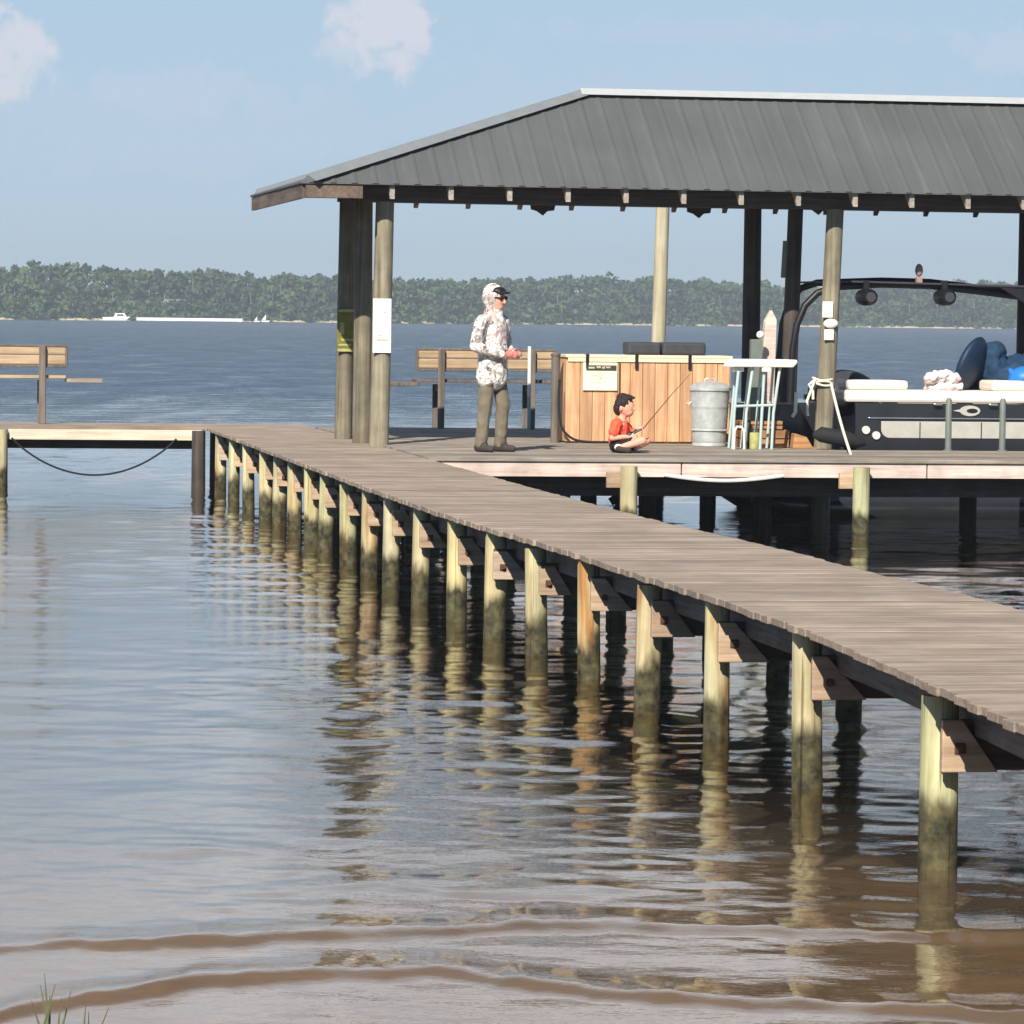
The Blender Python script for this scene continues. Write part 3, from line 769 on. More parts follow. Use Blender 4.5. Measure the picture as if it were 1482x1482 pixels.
    m.build('ridge_cap', M['ridge'], roof)
    for (vs, s) in ((V0, 1), (V1, -1)):
        a, e = (A if s > 0 else A2), P(UL+HB-.14, VM-s*.07, ZE+RI-.05)
        d = (e-a).normalized(); side = d.cross(Z).normalized(); upn = side.cross(d)
        m = MB(); m.prism([a-side*.14-upn*.02+d*.1, a+upn*.05+d*.1, a+side*.14-upn*.02+d*.1], e-a); m.build('hip_cap', M['hip'], roof)
    m = MB(); m.beam(P(UL+.03, V0+.05, ZE-.10), A2+U*.03-V*.05-Z*.10, .035, .15); m.build('fascia', M['brownfascia'], root)
    m = MB(); m.beam(P(UL+.05, V0+.035, ZE-.10), P(-.28, V0+.035, ZE-.10), .03, .135); m.build('fascia', M['brownfascia'], root)
    # corbel brackets hanging beside the posts
    for u, v in ((2.2, 2.33), (4.06, 2.33), (4.95, .14)):
        m = MB(); m.prism([P(u-.15, v, 3.56), P(u+.15, v, 3.56), P(u+.13, v, 3.46), P(u+.05, v, 3.45), P(u, v, 3.40), P(u-.07, v, 3.45), P(u-.14, v, 3.47)], V*.05); m.build('bracket', M['header'], root)
covered_dock()

# signs on posts
def post_signs():
    c = P(0, 0, 0); o = MB()
    top, bot = 2.40, 1.81
    e = empty('paper_notice', P(.0, -.125, bot), 'tall white paper notice with faint print on the nearest corner post', 'sign')
    o.box(P(-.005, -.117, (top+bot)/2), .20, .012, top-bot); o.build('sheet', M['whitepaper'], e)
    m = MB(); m.box(P(0, -.1255, bot+.14), .12, .002, .018); m.box(P(-.03, -.1255, bot+.19), .03, .002, .012); m.box(P(.02, -.1255, bot+.44), .03, .002, .01)
    m.build('print', M['signgrey'], e)
    q = P(-.10, 2.41, 0)
    e = empty('yellow_board', P(-.10, 2.30, 1.8), 'mossy yellow-green board with pale bands on the rearmost of the three corner posts', 'sign')
    m = MB(); m.box(P(-.10, 2.292, 2.04), .215, .016, .50); m.build('board', M['yellow_sign'], e, bevel=.004)
    m = MB(); 
    for (du, zz, ww, hh) in ((-.085, 1.93, .15, .03), (-.12, 1.87, .15, .022), (-.10, 1.81, .20, .03), (-.15, 2.06, .05, .14), (-.10, 2.265, .19, .03)):
        m = MB(); m.box(P(du, 2.281, zz), ww, .004, hh); m.build('stripe', M['yellow_light'], e)
    # thermometer-like white marker on the roped post
    z1, z2 = 2.46, 2.02
    e = empty('white_gauge', P(5.03, -.14, 2.1), 'white rain gauge fixed on the roped front post beside the boat', 'gauge')
    m = MB(); m.box(P(5.0, -.12, 2.34), .12, .03, .18); m.build('upper_plate', M['white'], e, bevel=.008)
    m = MB(); m.box(P(5.02, -.12, 2.06), .11, .03, .12); m.build('lower_plate', M['white'], e, bevel=.008)
    m = MB(); m.ell(P(5.04, -.12, 2.185), .085, .035, .055); m.build('cup', M['white'], e, smooth=True)
    e = empty('tube_lamp', P(4.74, .95, 3), 'slim grey-green tube lamp on the dark inner post under the roof', 'lamp')
    m = MB(); m.tube([P(4.745, .95, 2.70), P(4.765, .95, 3.12)], .03, 12); m.build('tube', M['greypvc'], e, smooth=True)
post_signs()

# pole behind the dock
p = D(952, 492, 53.0); p = Vector((p.x, p.y, 0))
m = MB(); m.tube([p-Z*3, p+Z*1.5, p+Z*4.6+Vector((.06, 0, 0))], [.105, .10, .092], 16)
o = m.build('mooring_pole', M['palepost'], None, smooth=True, loc=p); tag(o, 'tall pale sunlit mooring pole rising from the lake behind the dock', 'pole')

pb = G(637, 620, DZ); pb = P((pb-O).dot(U), 6.0, DZ)
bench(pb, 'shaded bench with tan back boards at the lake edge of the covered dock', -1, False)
# white marker pole by the bench
p = P((D(773, 600, 47.3)-O).dot(U), 5.62, DZ)
e = empty('marker_pole', p, 'thin white pole beside the dock bench with shade tinted into its lower half', 'pole')
m = MB(); m.tube([p, p+Z*.42], .022, 10); m.build('shaded_pipe', M['alu'], e, smooth=True)  # lower half greyer: roof shade put into the pipe colour
m = MB(); m.tube([p+Z*.42, p+Z*1.05], .023, 10); m.build('upper_pipe', M['white'], e, smooth=True)

# ------------------------------------------------------------------ cabinet and what is on it
def cabinet():
    a = G(820, 641, DZ); ua = (a-O).dot(U); va = (a-O).dot(V)
    W, H, Dp = 1.88, 1.0, .62
    e = empty('storage_cabinet', P(ua+W/2, va, DZ), 'low cedar storage cabinet of upright tan boards beside the trash can', 'cabinet')
    b = MB(); n = 13; w = W/n
    for i in range(n):
        b.val = random.random(); b.box(P(ua+w*(i+.5), va+random.uniform(0, .004), DZ+.02+.475), w-.006, .022, .95)
    b.build('front_boards', M['cab'], e, bevel=.003)
    b = MB()
    for uu in (ua-.001, ua+W+.001):
        for k in range(4): b.val = random.random(); b.box(P(uu, va+.09+.15*k, DZ+.495), .02, .146, .95)
    b.build('side_boards', M['cab'], e)
    b = MB(); b.box(P(ua+W/2, va+Dp/2, DZ+.01), W-.05, Dp-.04, .02); b.box(P(ua+W/2, va+Dp, DZ+.48), W, .02, .95); b.build('back_panel', M['cab'], e)
    b = MB(); b.box(P(ua+W/2, va+Dp/2, DZ+.985), W+.05, Dp+.06, .032); b.build('top', M['cabtrim'], e, bevel=.004)
    b = MB(); b.box(P(ua+W/2, va-.018, DZ+.945), W, .016, .045); b.build('trim', M['cabtrim'], e)
    for px in (848, 920, 998):
        uu = ua + (px-820)/238*W
        m = MB(); m.box(P(uu, va-.032, DZ+.92), .035, .012, .15); m.box(P(uu, va-.02, DZ+1.004), .035, .06, .01)
        m.build('hinge', M['black'], e)
    m = MB(); m.box(P(ua+.60, va-.016, DZ+.46), .018, .01, .9); m.build('door_gap', M['rust'], e)
    # notice
    us = ua + (867-820)/238*W
    s = empty('notice_sign', P(us, va-.04, DZ+.6), 'cream notice board with a dark headed band on the cedar cabinet', 'sign')
    m = MB(); m.box(P(us, va-.030, DZ+.755), .395, .012, .315); m.build('board', M['cream_sign'], s, bevel=.003)
    m = MB(); m.box(P(us+.012, va-.0375, DZ+.852), .35, .003, .062); m.build('header_band', M['signdark'], s)
    m = MB()
    for k, (dx, w2) in enumerate(((-.10, .07), (-.02, .05), (.035, .03), (.09, .05))): m.box(P(us+dx, va-.0395, DZ+.855+.006*(k % 2)), w2, .002, .02)
    m.build('header_marks', M['signgrey'], s)
    m = MB(); m.box(P(us+.07, va-.0400, DZ+.868), .10, .0015, .012); m.build('red_mark', M['signred'], s)
    m = MB(); m.box(P(us-.01, va-.0375, DZ+.795), .09, .002, .008); m.box(P(us-.02, va-.0375, DZ+.765), .15, .002, .011); m.box(P(us, va-.0375, DZ+.735), .03, .002, .025); m.box(P(us-.02, va-.0375, DZ+.69), .2, .002, .006)
    m.build('print', M['signgrey'], s)
    # dark cushions behind on top
    for k, (x0, x1) in enumerate(((913, 963), (964, 1030))):
        u0, u1 = ua+(x0-820)/238*W, ua+(x1-820)/238*W
        m = MB(); m.box(P((u0+u1)/2, va+.40, DZ+1.0+.075), u1-u0-.012, .34, .145)
        o = m.build('grey_bin', M['charcoal'], None, bevel=.03, loc=P((u0+u1)/2, va+.4, DZ+1))
        tag(o, ('shorter left' if k == 0 else 'longer right')+' of two dark grey bins on the cedar cabinet top', 'bin', 'grey bins on the cabinet')
    # hose
    pts = [P(ua-.10, va-.05, DZ+.72), P(ua-.11, va-.07, DZ+.45), P(ua-.08, va-.09, DZ+.2), P(ua+.02, va-.10, DZ+.07), P(ua+.18, va-.10, DZ+.02), P(ua+.5, va-.09, DZ+.014), P(ua+.9, va-.10, DZ+.014)]
    sm = []
    for i in range(len(pts)-1):
        for t in (0, .25, .5, .75):
            p0, p1, p2, p3 = pts[max(i-1, 0)], pts[i], pts[i+1], pts[min(i+2, len(pts)-1)]
            sm.append(.5*((2*p1)+(p2-p0)*t+(2*p0-5*p1+4*p2-p3)*t*t+(3*p1-p0-3*p2+p3)*t**3))
    m = MB(); m.tube(sm, .014, 8); o = m.build('black_hose', M['blackmat'], None, smooth=True, loc=pts[0])
    tag(o, 'black hose curling down the left corner of the cedar cabinet', 'hose')
    p = P(ua-.12, va+.10, DZ)
    m = MB(); m.tube([p, p+Z*.98], .05, 12); m.lathe(p+Z*.98, [(.055, 0), (.06, .02), (.03, .04)], 12)
    o = m.build('grey_standpipe', M['benchdark'], None, smooth=True, loc=p); tag(o, 'grey standpipe post at the left end of the cedar cabinet', 'pipe')
cabinet()

def trash_can():
    p = G(1026, 646, DZ)
    e = empty('trash_can', p, 'galvanised metal trash can with a domed lid in front of the cedar cabinet', 'trash can')
    prof = [(.17, 0), (.19, .005), (.192, .03), (.185, .04)]
    for k in range(1, 22):
        z = .04+.58*k/22; prof.append((.186+.034*z/.62 + .004*(k % 2), z))
    for zz in (.18, .44):
        prof.append((.21+.006, zz))
    prof = sorted(prof, key=lambda q: q[1]); prof += [(.224, .63), (.23, .64), (.224, .655)]
    m = MB(); m.lathe(p, prof, 40); m.build('can', M['galv'], e, smooth=True)
    m = MB(); m.lathe(p+Z*.655, [(.225, -.03), (.238, -.03), (.238, .0), (.22, .012), (.17, .05), (.08, .07), (.01, .075)], 40); m.build('lid', M['galv'], e, smooth=True)
    m = MB(); m.tube([p+Z*.72+U*-.06, p+Z*.755+U*-.05, p+Z*.76, p+Z*.755+U*.05, p+Z*.72+U*.06], .008, 8); m.build('handle', M['galv'], e, smooth=True)
    for s in (-1, 1):
        c = p + U*(s*.222) + Z*.5
        m = MB(); m.tube([c+V*-.06, c+V*-.06+U*(s*.03)-Z*.03, c+V*.06+U*(s*.03)-Z*.03, c+V*.06], .006, 6); m.build('handle', M['galv'], e)
trash_can()

def cleaning_table():
    a = G(1060, 650, DZ); ua, va = (a-O).dot(U), (a-O).dot(V)
    e = empty('work_table', P(ua+.3, va, DZ), 'white topped work table on pale tubular ladder legs right of the trash can', 'table')
    b = MB()
    pts = [P(ua-.03, va-.05, DZ+.90), P(ua+.04, va-.05, DZ+.985), P(ua+.70, va-.05, DZ+.985), P(ua+.71, va-.05, DZ+.955), P(ua+.66, va-.05, DZ+.90)]
    b.prism(pts, V*.5); b.build('tabletop', M['white'], e, bevel=.012)
    m = MB(); m.box(P(ua+.36, va+.0, DZ+.88), .09, .08, .06); m.box(P(ua+.06, va+.06, DZ+.875), .12, .1, .05); m.build('bracket', M['white'], e, bevel=.006)
    for k, (u0, u1, dv) in enumerate(((.0, .07, 0), (.135, .225, .0), (.31, .36, .0), (.44, .53, .0))):
        m = MB(); m.tube([P(ua+u0, va, DZ), P(ua+u0+.015, va, DZ+.40), P(ua+u1-.01, va+.02, DZ+.86), P(ua+u1, va+.03, DZ+.90)], .017, 10); m.build('leg', M['alu'], e, smooth=True)
    for k, (u0, u1) in enumerate(((.05, .12), (.19, .27), (.34, .40), (.48, .54))):
        m = MB(); m.tube([P(ua+u0, va+.4, DZ), P(ua+u1, va+.4, DZ+.90)], .015, 8); m.build('leg', M['alu'], e, smooth=True)
    m = MB(); m.tube([P(ua+.02, va-.002, DZ+.47), P(ua+.46, va-.002, DZ+.485)], .015, 8); m.build('rung', M['alu'], e, smooth=True)
    m = MB(); m.tube([P(ua+.01, va-.03, DZ), P(ua+.015, va-.03, DZ+.2), P(ua+.04, va-.03, DZ+.245), P(ua+.09, va-.03, DZ+.245), P(ua+.12, va-.03, DZ+.2), P(ua+.125, va-.03, DZ)], .014, 8); m.build('foot_hoop', M['white'], e, smooth=True)
    # crates behind
    def crate(u, v, z, w, d, h, label):
        c = P(u, v, z); b = MB()
        n = max(2, int(h/.085)); sl = h/n
        for k in range(n):
            for (du, dv, sx, sy) in ((0, -d/2, w, .018), (0, d/2, w, .018), (-w/2, 0, .018, d-.02), (w/2, 0, .018, d-.02)):
                b.val = random.random(); b.box(P(u+du, v+dv, z+sl*(k+.5)), sx, sy, sl-.014)
        for du in (-w/2+.03, w/2-.03):
            for dv in (-d/2+.03, d/2-.03): b.box(P(u+du, v+dv, z+h/2), .035, .035, h-.004)
        b.box(P(u, v, z+.012), w-.03, d-.03, .015)
        o = b.build('wooden_crate', M['firewood'], None, loc=c); tag(o, label, 'crate', 'wooden crates by the table')
    crate(ua+.50, va+.70, DZ, .52, .34, .20, 'lower brown slatted crate behind the pale table legs')
    crate(ua+.46, va+.71, DZ+.20, .46, .30, .10, 'shallow slatted tray stacked on the brown crate behind the table')
    o = MB(); o.prism([P(ua+.74, va+.25, DZ), P(ua+.98, va+.25, DZ), P(ua+.90, va+.25, DZ+.13), P(ua+.76, va+.25, DZ+.17)], V*.16)
    q = o.build('wood_block', M['firewood'], None, bevel=.01, loc=P(ua+.8, va+.3, DZ)); tag(q, 'orange-brown wedge of wood on the dock right of the crate', 'wood block')
    for k, (u, v, r, h, lab) in enumerate(((.22, .22, .06, .33, 'taller brown jug under the white-topped table'), (.27, .10, .055, .18, 'short pale tin can under the white-topped table'))):
        p = P(ua+u, va+v, DZ)
        m = MB(); m.lathe(p, [(r*.9, 0), (r, .01), (r, h*.62), (r*.8, h*.78), (r*.4, h*.88), (r*.42, h)] if k == 0 else [(r*.95, 0), (r, .01), (r, h*.95), (r*.9, h)], 20)
        o = m.build('jug' if k == 0 else 'tin_can', M['beam'] if k == 0 else M['yellow_light'], None, smooth=True, loc=p); tag(o, lab, 'jug' if k == 0 else 'can')
    # lit stub and box behind table
    p = P(ua+.50, va+.75, DZ)
    m = MB(); m.prism([P(ua+.52, va+1.05, DZ), P(ua+.70, va+1.05, DZ), P(ua+.73, va+1.05, DZ+1.42), P(ua+.67, va+1.05, DZ+1.53), P(ua+.60, va+1.05, DZ+1.40)], V*.12)
    o = m.build('broken_board', M['fascia'], None, bevel=.006, loc=P(ua+.6, va+1.05, DZ)); tag(o, 'upright broken pale board with a pointed top behind the white-topped table', 'board')
    e = empty('meter_post', P(ua+.45, va+.85, DZ), 'short grey meter post with a small white ball light behind the table', 'post')
    m = MB(); m.box(P(ua+.45, va+.86, DZ+.6), .13, .1, 1.2); m.build('box', M['greypvc'], e, bevel=.01)
    m = MB(); m.ell(P(ua+.49, va+.83, DZ+1.25), .045, .045, .045); m.build('light_globe', M['white'], e, smooth=True)
cleaning_table()

# ------------------------------------------------------------------ boat
def boat():
    BZ = .50
    e = empty('pontoon_boat', P(7.5, 1.6, 0), 'black and grey pontoon boat with a black tower moored under the roof', 'boat')
    v0, v1 = .30, 2.75; uL, uR = 4.25, 12.5
    for v in (.62, 2.43):
        m = MB(); m.tube([P(uL+.1, v, .22), P(uL+.5, v, .14), P(uL+1.2, v, .10), P(uR-.5, v, .10), P(uR, v, .10)], [.06, .22, .30, .30, .28], 18); m.build('pontoon', M['gloss'], e, smooth=True)
    m = MB(); m.box(P((uL+uR)/2+.2, (v0+v1)/2, .56), uR-uL-.4, v1-v0-.06, .10); m.build('deck', M['charcoal'], e, bevel=.01)
    # raked black end skirt
    m = MB(); m.prism([P(uL+.02, v0, 1.28), P(uL+.95, v0, 1.30), P(uL+1.12, v0, .62), P(uL+.55, v0, .58), P(uL+.20, v0, .80)], V*(v1-v0)); m.build('end_skirt', M['gloss'], e, bevel=.03)
    s0 = 5.45
    def bandp(z0, z1, mat, name, out=0, a=s0, round_left=0):
        mm = MB(); pts = []
        if round_left:
            for k in range(7):
                t = math.pi/2*k/6; pts.append(P(a+round_left*(1-math.sin(t)), v0-out, z1-round_left+round_left*math.cos(t)) if 0 else P(a+round_left-round_left*math.sin(t), v0-out, z0+round_left-round_left*math.cos(t)))
        else: pts.append(P(a, v0-out, z0))
        pts += [P(a, v0-out, z1), P(uR, v0-out, z1), P(uR, v0-out, z0)]
        mm.prism(pts, V*(.05+out)); return mm.build(name, mat, e, bevel=.006)
    bandp(.62, 1.295, M['gloss'], 'side_rail', 0, s0, .25)
    bandp(.90, 1.09, M['panel'], 'side_panel', .012, s0+.30, .10)
    bandp(1.115, 1.135, M['chrome'], 'trim_strip', .016, s0+.15)
    bandp(.735, .755, M['chrome'], 'trim_strip', .016, s0+.4)
    m = MB(); m.box(P((s0+uR)/2, v1-.03, .97), uR-s0, .06, .74); m.build('side_rail', M['gloss'], e)
    for u in (10.6,):
        m = MB(); m.box(P(u, v0-.02, .97), .035, .02, .70); m.build('rail_upright', M['greypvc'], e)
    for (u, z) in ((s0+.12, .99), (s0+.24, .93)):
        m = MB(); m.tube([P(u, v0-.03, z), P(u, v0+.02, z)], .045, 16); m.build('dock_light', M['pinkcloth'], e)
    for k in range(9):
        m = MB(); m.box(P(s0+.75+.72*k, v0-.014, .995), .012, .006, .18); m.build('panel_seam', M['charcoal'], e)
    for u_ in (s0+.95, s0+1.6, s0+3.1):
        m = MB(); m.box(P(u_, v0-.03, 1.285), .10, .05, .03); m.build('cleat', M['chrome'], e, bevel=.008)
    # emblem: pale pointed oval with black eye
    ue = (D(1408, 592, 43.0)-O).dot(U)
    m = MB(); pts = [P(ue+.12*math.cos(t) - (.08 if abs(t-math.pi) < .2 else 0), v0-.016, 1.215+.060*math.sin(t)) for t in [2*math.pi*k/24 for k in range(24)]]
    m.prism(pts, V*.014); em = m.build('emblem', M['panel'], e)
    m = MB(); pts = [P(ue+.025+.065*math.cos(t), v0-.020, 1.215+.026*math.sin(t)) for t in [2*math.pi*k/20 for k in range(20)]]; m.prism(pts, V*.004); m.build('emblem_eye', M['black'], em)
    # cushions
    def cush(u0, u1, z0, z1, dv=.0, d=.55, mat='vinyl', name='cushion'):
        mm = MB(); mm.box(P((u0+u1)/2, v0+.02+dv+d/2, (z0+z1)/2), u1-u0, d, z1-z0); return mm.build(name, M[mat], e, bevel=.035)
    cush(s0-.12, 8.15, 1.30, 1.44, -.03, .6); cush(8.2, uR, 1.30, 1.48, -.03, .6)
    cush(s0-.08, s0+.62, 1.44, 1.55); cush(7.05, 7.75, 1.44, 1.56); 
    cush(8.45, 8.75, 1.47, 1.53)
    cush(s0, 8.0, .9, 1.36, 1.7, .55, 'vinyl', 'seat')
    m = MB()
    m.ell(P(s0+.22, 1.75, 1.38), .40, .5, .27, None, 40, 24); m.build('motor_cover', M['charcoal'], e, smooth=True)
    m = MB(); m.prism([P(7.15, v1-.6, 1.3), P(8.4, v1-.6, 1.3), P(8.3, v1-.6, 1.62), P(7.4, v1-.6, 1.58)], V*.4); m.build('console', M['charcoal'], e, bevel=.03)
    # tower
    def bar(pts, r, name='tower_bar'):
        mm = MB(); mm.tube(pts, r, 12); return mm.build(name, M['black'], e, smooth=True)
    def zt(y, x, Y): return D(x, y, Y)
    YN, YB = 42.9, 44.9
    for v, prof in ((.60, ((1160, 505), (1166, 470), (1178, 442), (1196, 424), (1222, 415), (1290, 411), (1360, 413), (1430, 421), (1500, 430), (1640, 446))),
                    (2.10, ((1141, 520), (1146, 470), (1156, 436), (1172, 417), (1196, 409), (1290, 406), (1360, 408), (1430, 416), (1500, 425), (1640, 440)))):
        yy = 42.05+v; pts = []
        for (x_, y_) in prof:
            q = D(x_, y_, yy + (x_-1140)/1000*1.3); pts.append(P((q-O).dot(U), v, q.z))
        pts.insert(0, P((pts[0]-O).dot(U)-.02, v, 1.25)); bar(pts, .042)
        bar([P(9.0, v, 2.5), P(8.72, v, 1.95), P(8.5, v, 1.35)], .035); bar([P(9.25, v, 2.5), P(8.98, v, 1.95), P(8.8, v, 1.35)], .035)
    m = MB(); m.prism([P(7.15, .43, 2.62), P(9.0, .43, 2.52), P(9.0, .43, 2.38), P(8.05, .43, 2.38), P(7.82, .43, 2.22)], V*.05); m.build('tower_gusset', M['black'], e, bevel=.01)
    bar([P(7.80, .45, 2.28), P(8.22, .45, 1.98)], .022); bar([P(7.75, .47, 2.2), P(7.98, .5, 1.5)], .012)
    m = MB(); m.prism([P(5.3, .45, 2.655), P(9.2, .45, 2.60), P(9.2, 2.55, 2.60), P(5.3, 2.55, 2.655)], Z*.02); m.build('canopy', M['charcoal'], e)
    for px in (1267, 1387):
        q = D(px, 430, 42.65); u = (q-O).dot(U); z = q.z
        m = MB(); pts = [P(u, .22, z), P(u, .26, z), P(u, .42, z), P(u, .58, z), P(u, .62, z)]
        m.tube(pts, [.06, .09, .098, .09, .05], 20); sp = m.build('speaker', M['black'], e, smooth=True)
        m = MB(); m.box(P(u, .45, z+.13), .06, .08, .12); m.build('speaker_clamp', M['black'], sp)
        m = MB(); m.tube([P(u, .205, z), P(u, .222, z)], .055, 18); m.build('speaker_cone', M['charcoal'], sp)
    q = D(1331, 392, 43.2); u = (q-O).dot(U)
    m = MB(); m.box(P(u, .5, 2.69), .06, .08, .06); m.ell(P(u, .5, 2.80), .045, .05, .075); m.build('mast_light', M['signred'], e)
    # items aboard
    q = D(1420, 520, 43.3); u = (q-O).dot(U)
    ax = (U*.5+V*.86, (U*.80-V*.46)*.90+Z*.44, Z*.90-(U*.80-V*.46)*.44)
    m = MB(); m.ell(P(u+.02, .85, 1.73), .42, .10, .34, (V*.5+U*.87, U*.5-V*.87, Z), 24, 14)
    pts = []
    cN = P(u-.02, .80, 1.735)
    d1 = (U*.42+Z*.90).normalized(); d2 = (V*.75+U*.55-Z*.25); d2 = (d2-d1*d2.dot(d1)).normalized(); d3 = d1.cross(d2)
    m = MB(); m.ell(cN, .34, .28, .10, (d1, d2*.3+U*.0+d3*.0 if 0 else d2, d3), 26, 14)
    o = m.build('tow_tube', M['bluetube'], None, smooth=True, loc=cN); tag(o, 'dark blue round tow tube leaning against the boat tower', 'tow tube')
    m = MB(); m.ell(P(u+.62, 1.0, 1.62), .42, .35, .22, None, 48, 30); m.ell(P(u+.30, 1.05, 1.75), .18, .3, .26, None, 40, 26); m.ell(P(u+.95, 1.05, 1.7), .3, .3, .26, None, 40, 26)
    o = m.build('canvas_cover', M['teal'], None, smooth=True, loc=P(u+.6, 1, 1.4)); wrinkle(o, .045, 6); tag(o, 'folded dark teal canvas cover heaped right of the blue tow tube', 'cover')
    m = MB(); m.ell(P(u+.56, .50, 1.58), .22, .18, .15); m.tube([P(u+.40, .5, 1.64), P(u+.345, .48, 1.69)], [.05, .02], 10)
    o = m.build('blue_float', M['blue'], None, smooth=True, loc=P(u+.5, .5, 1.5)); tag(o, 'bright blue float lying on the cream cushion at the right edge', 'float')
    q = D(1385, 565, 42.7); u = (q-O).dot(U)
    m = MB()
    m.ell(P(u, .50, 1.47), .21, .17, .09, None, 32, 20); m.ell(P(u-.06, .5, 1.55), .12, .12, .08, None, 28, 18)
    for k in range(18):
        a_ = random.uniform(-.17, .17); m.ell(P(u+a_, .44+random.uniform(-.06, .14), 1.47+random.uniform(.02, .16)*(1-abs(a_)*2)), random.uniform(.05, .09), random.uniform(.05, .1), random.uniform(.04, .07), (U*.9+Z*.3, V, Z*.9-U*.3), 24, 16)
    o = m.build('towel_heap', M['pinkcloth'], None, smooth=True, loc=P(u, .5, 1.43)); wrinkle(o, .03, 14); tag(o, 'heap of pale pink towels on the boat cushion', 'towels')
boat()
# bumpers on the slip edge, fender, ropes
for px, lab in ((1370, 'left one of two slim grey bumper posts before the boat side'), (1452, 'right one of two slim grey bumper posts before the boat side')):
    u = (D(px, 640, 41.8)-O).dot(U); p = P(u, -1.0, DZ)
    m = MB(); m.tube([p, p+Z*.56, p+Z*.585], [.036, .034, .02], 12); m.lathe(p, [(.06, 0), (.06, .012), (.04, .02)], 12)
    o = m.build('bumper_post', M['greypvc'], None, smooth=True, loc=p); tag(o, lab, 'post', 'bumper posts along the boat slip')
p = P(5.1, -.85, DZ)
m = MB(); m.tube([P(4.70, -.75, DZ+.16), P(4.78, -.75, DZ+.17), P(5.05, -.8, DZ+.12), P(5.2, -.8, DZ+.09), P(5.28, -.8, DZ+.08)], [.03, .085, .09, .07, .03], 16)
o = m.build('boat_fender', M['blackmat'], None, smooth=True, loc=p); tag(o, 'black boat fender lying on the dock at the foot of the roped post', 'fender')
def ropes():
    c = P(5.03, 0, 0); pts = []
    for k in range(70):
        a = 2*math.pi*k/22; zz = 1.58 - .028*k/22 + .012*math.sin(k*.7)
        cc = P(4.99, 0, zz); pts.append(cc + U*(.118*math.cos(a)) + V*(.118*math.sin(a)))
    m = MB(); m.tube(pts, .013, 8)
    a0 = P(4.88, -.08, 1.56)
    for (du, dz, s) in ((-.09, -.40, .02), (-.03, -.22, -.03)):
        m.tube([a0, a0+U*(-.05+s)-Z*.06-V*.03, a0+U*(du*1.1)+Z*(dz*.6)-V*.04, a0+U*(du*1.0)+Z*dz-V*.04], .016, 8)
    m.tube([P(4.66, -.1, 1.42), P(4.655, -.1, 1.2), P(4.62, -.1, 1.14)], .02, 8)
    o = m.build('mooring_rope', M['rope'], None, smooth=True, loc=P(5.03, 0, 1.5)); tag(o, 'white mooring rope coiled round the front post with hanging tails', 'rope')
    a, b = D(1203, 556, 42.0), G(1231, 657, DZ+.01)
    pts = [a.lerp(b, t/10) - Z*(.04*math.sin(math.pi*t/10)) for t in range(11)]
    m = MB(); m.tube(pts, .016, 8); o = m.build('mooring_line', M['rope'], None, smooth=True, loc=b); tag(o, 'white mooring line running slantwise from the boat rail to the dock edge', 'rope')
    ua, ub = (D(968, 688, 38.3)-O).dot(U), (D(1142, 690, 38.5)-O).dot(U)
    pts = [P(ua+(ub-ua)*t/20, VF-.05, .635-.055*math.sin(math.pi*t/20)) for t in range(21)]
    m = MB(); m.tube(pts, .02, 8); o = m.build('white_pipe', M['white'], None, smooth=True, loc=pts[0]); tag(o, 'white flexible pipe sagging below the dock front board', 'pipe')
ropes()

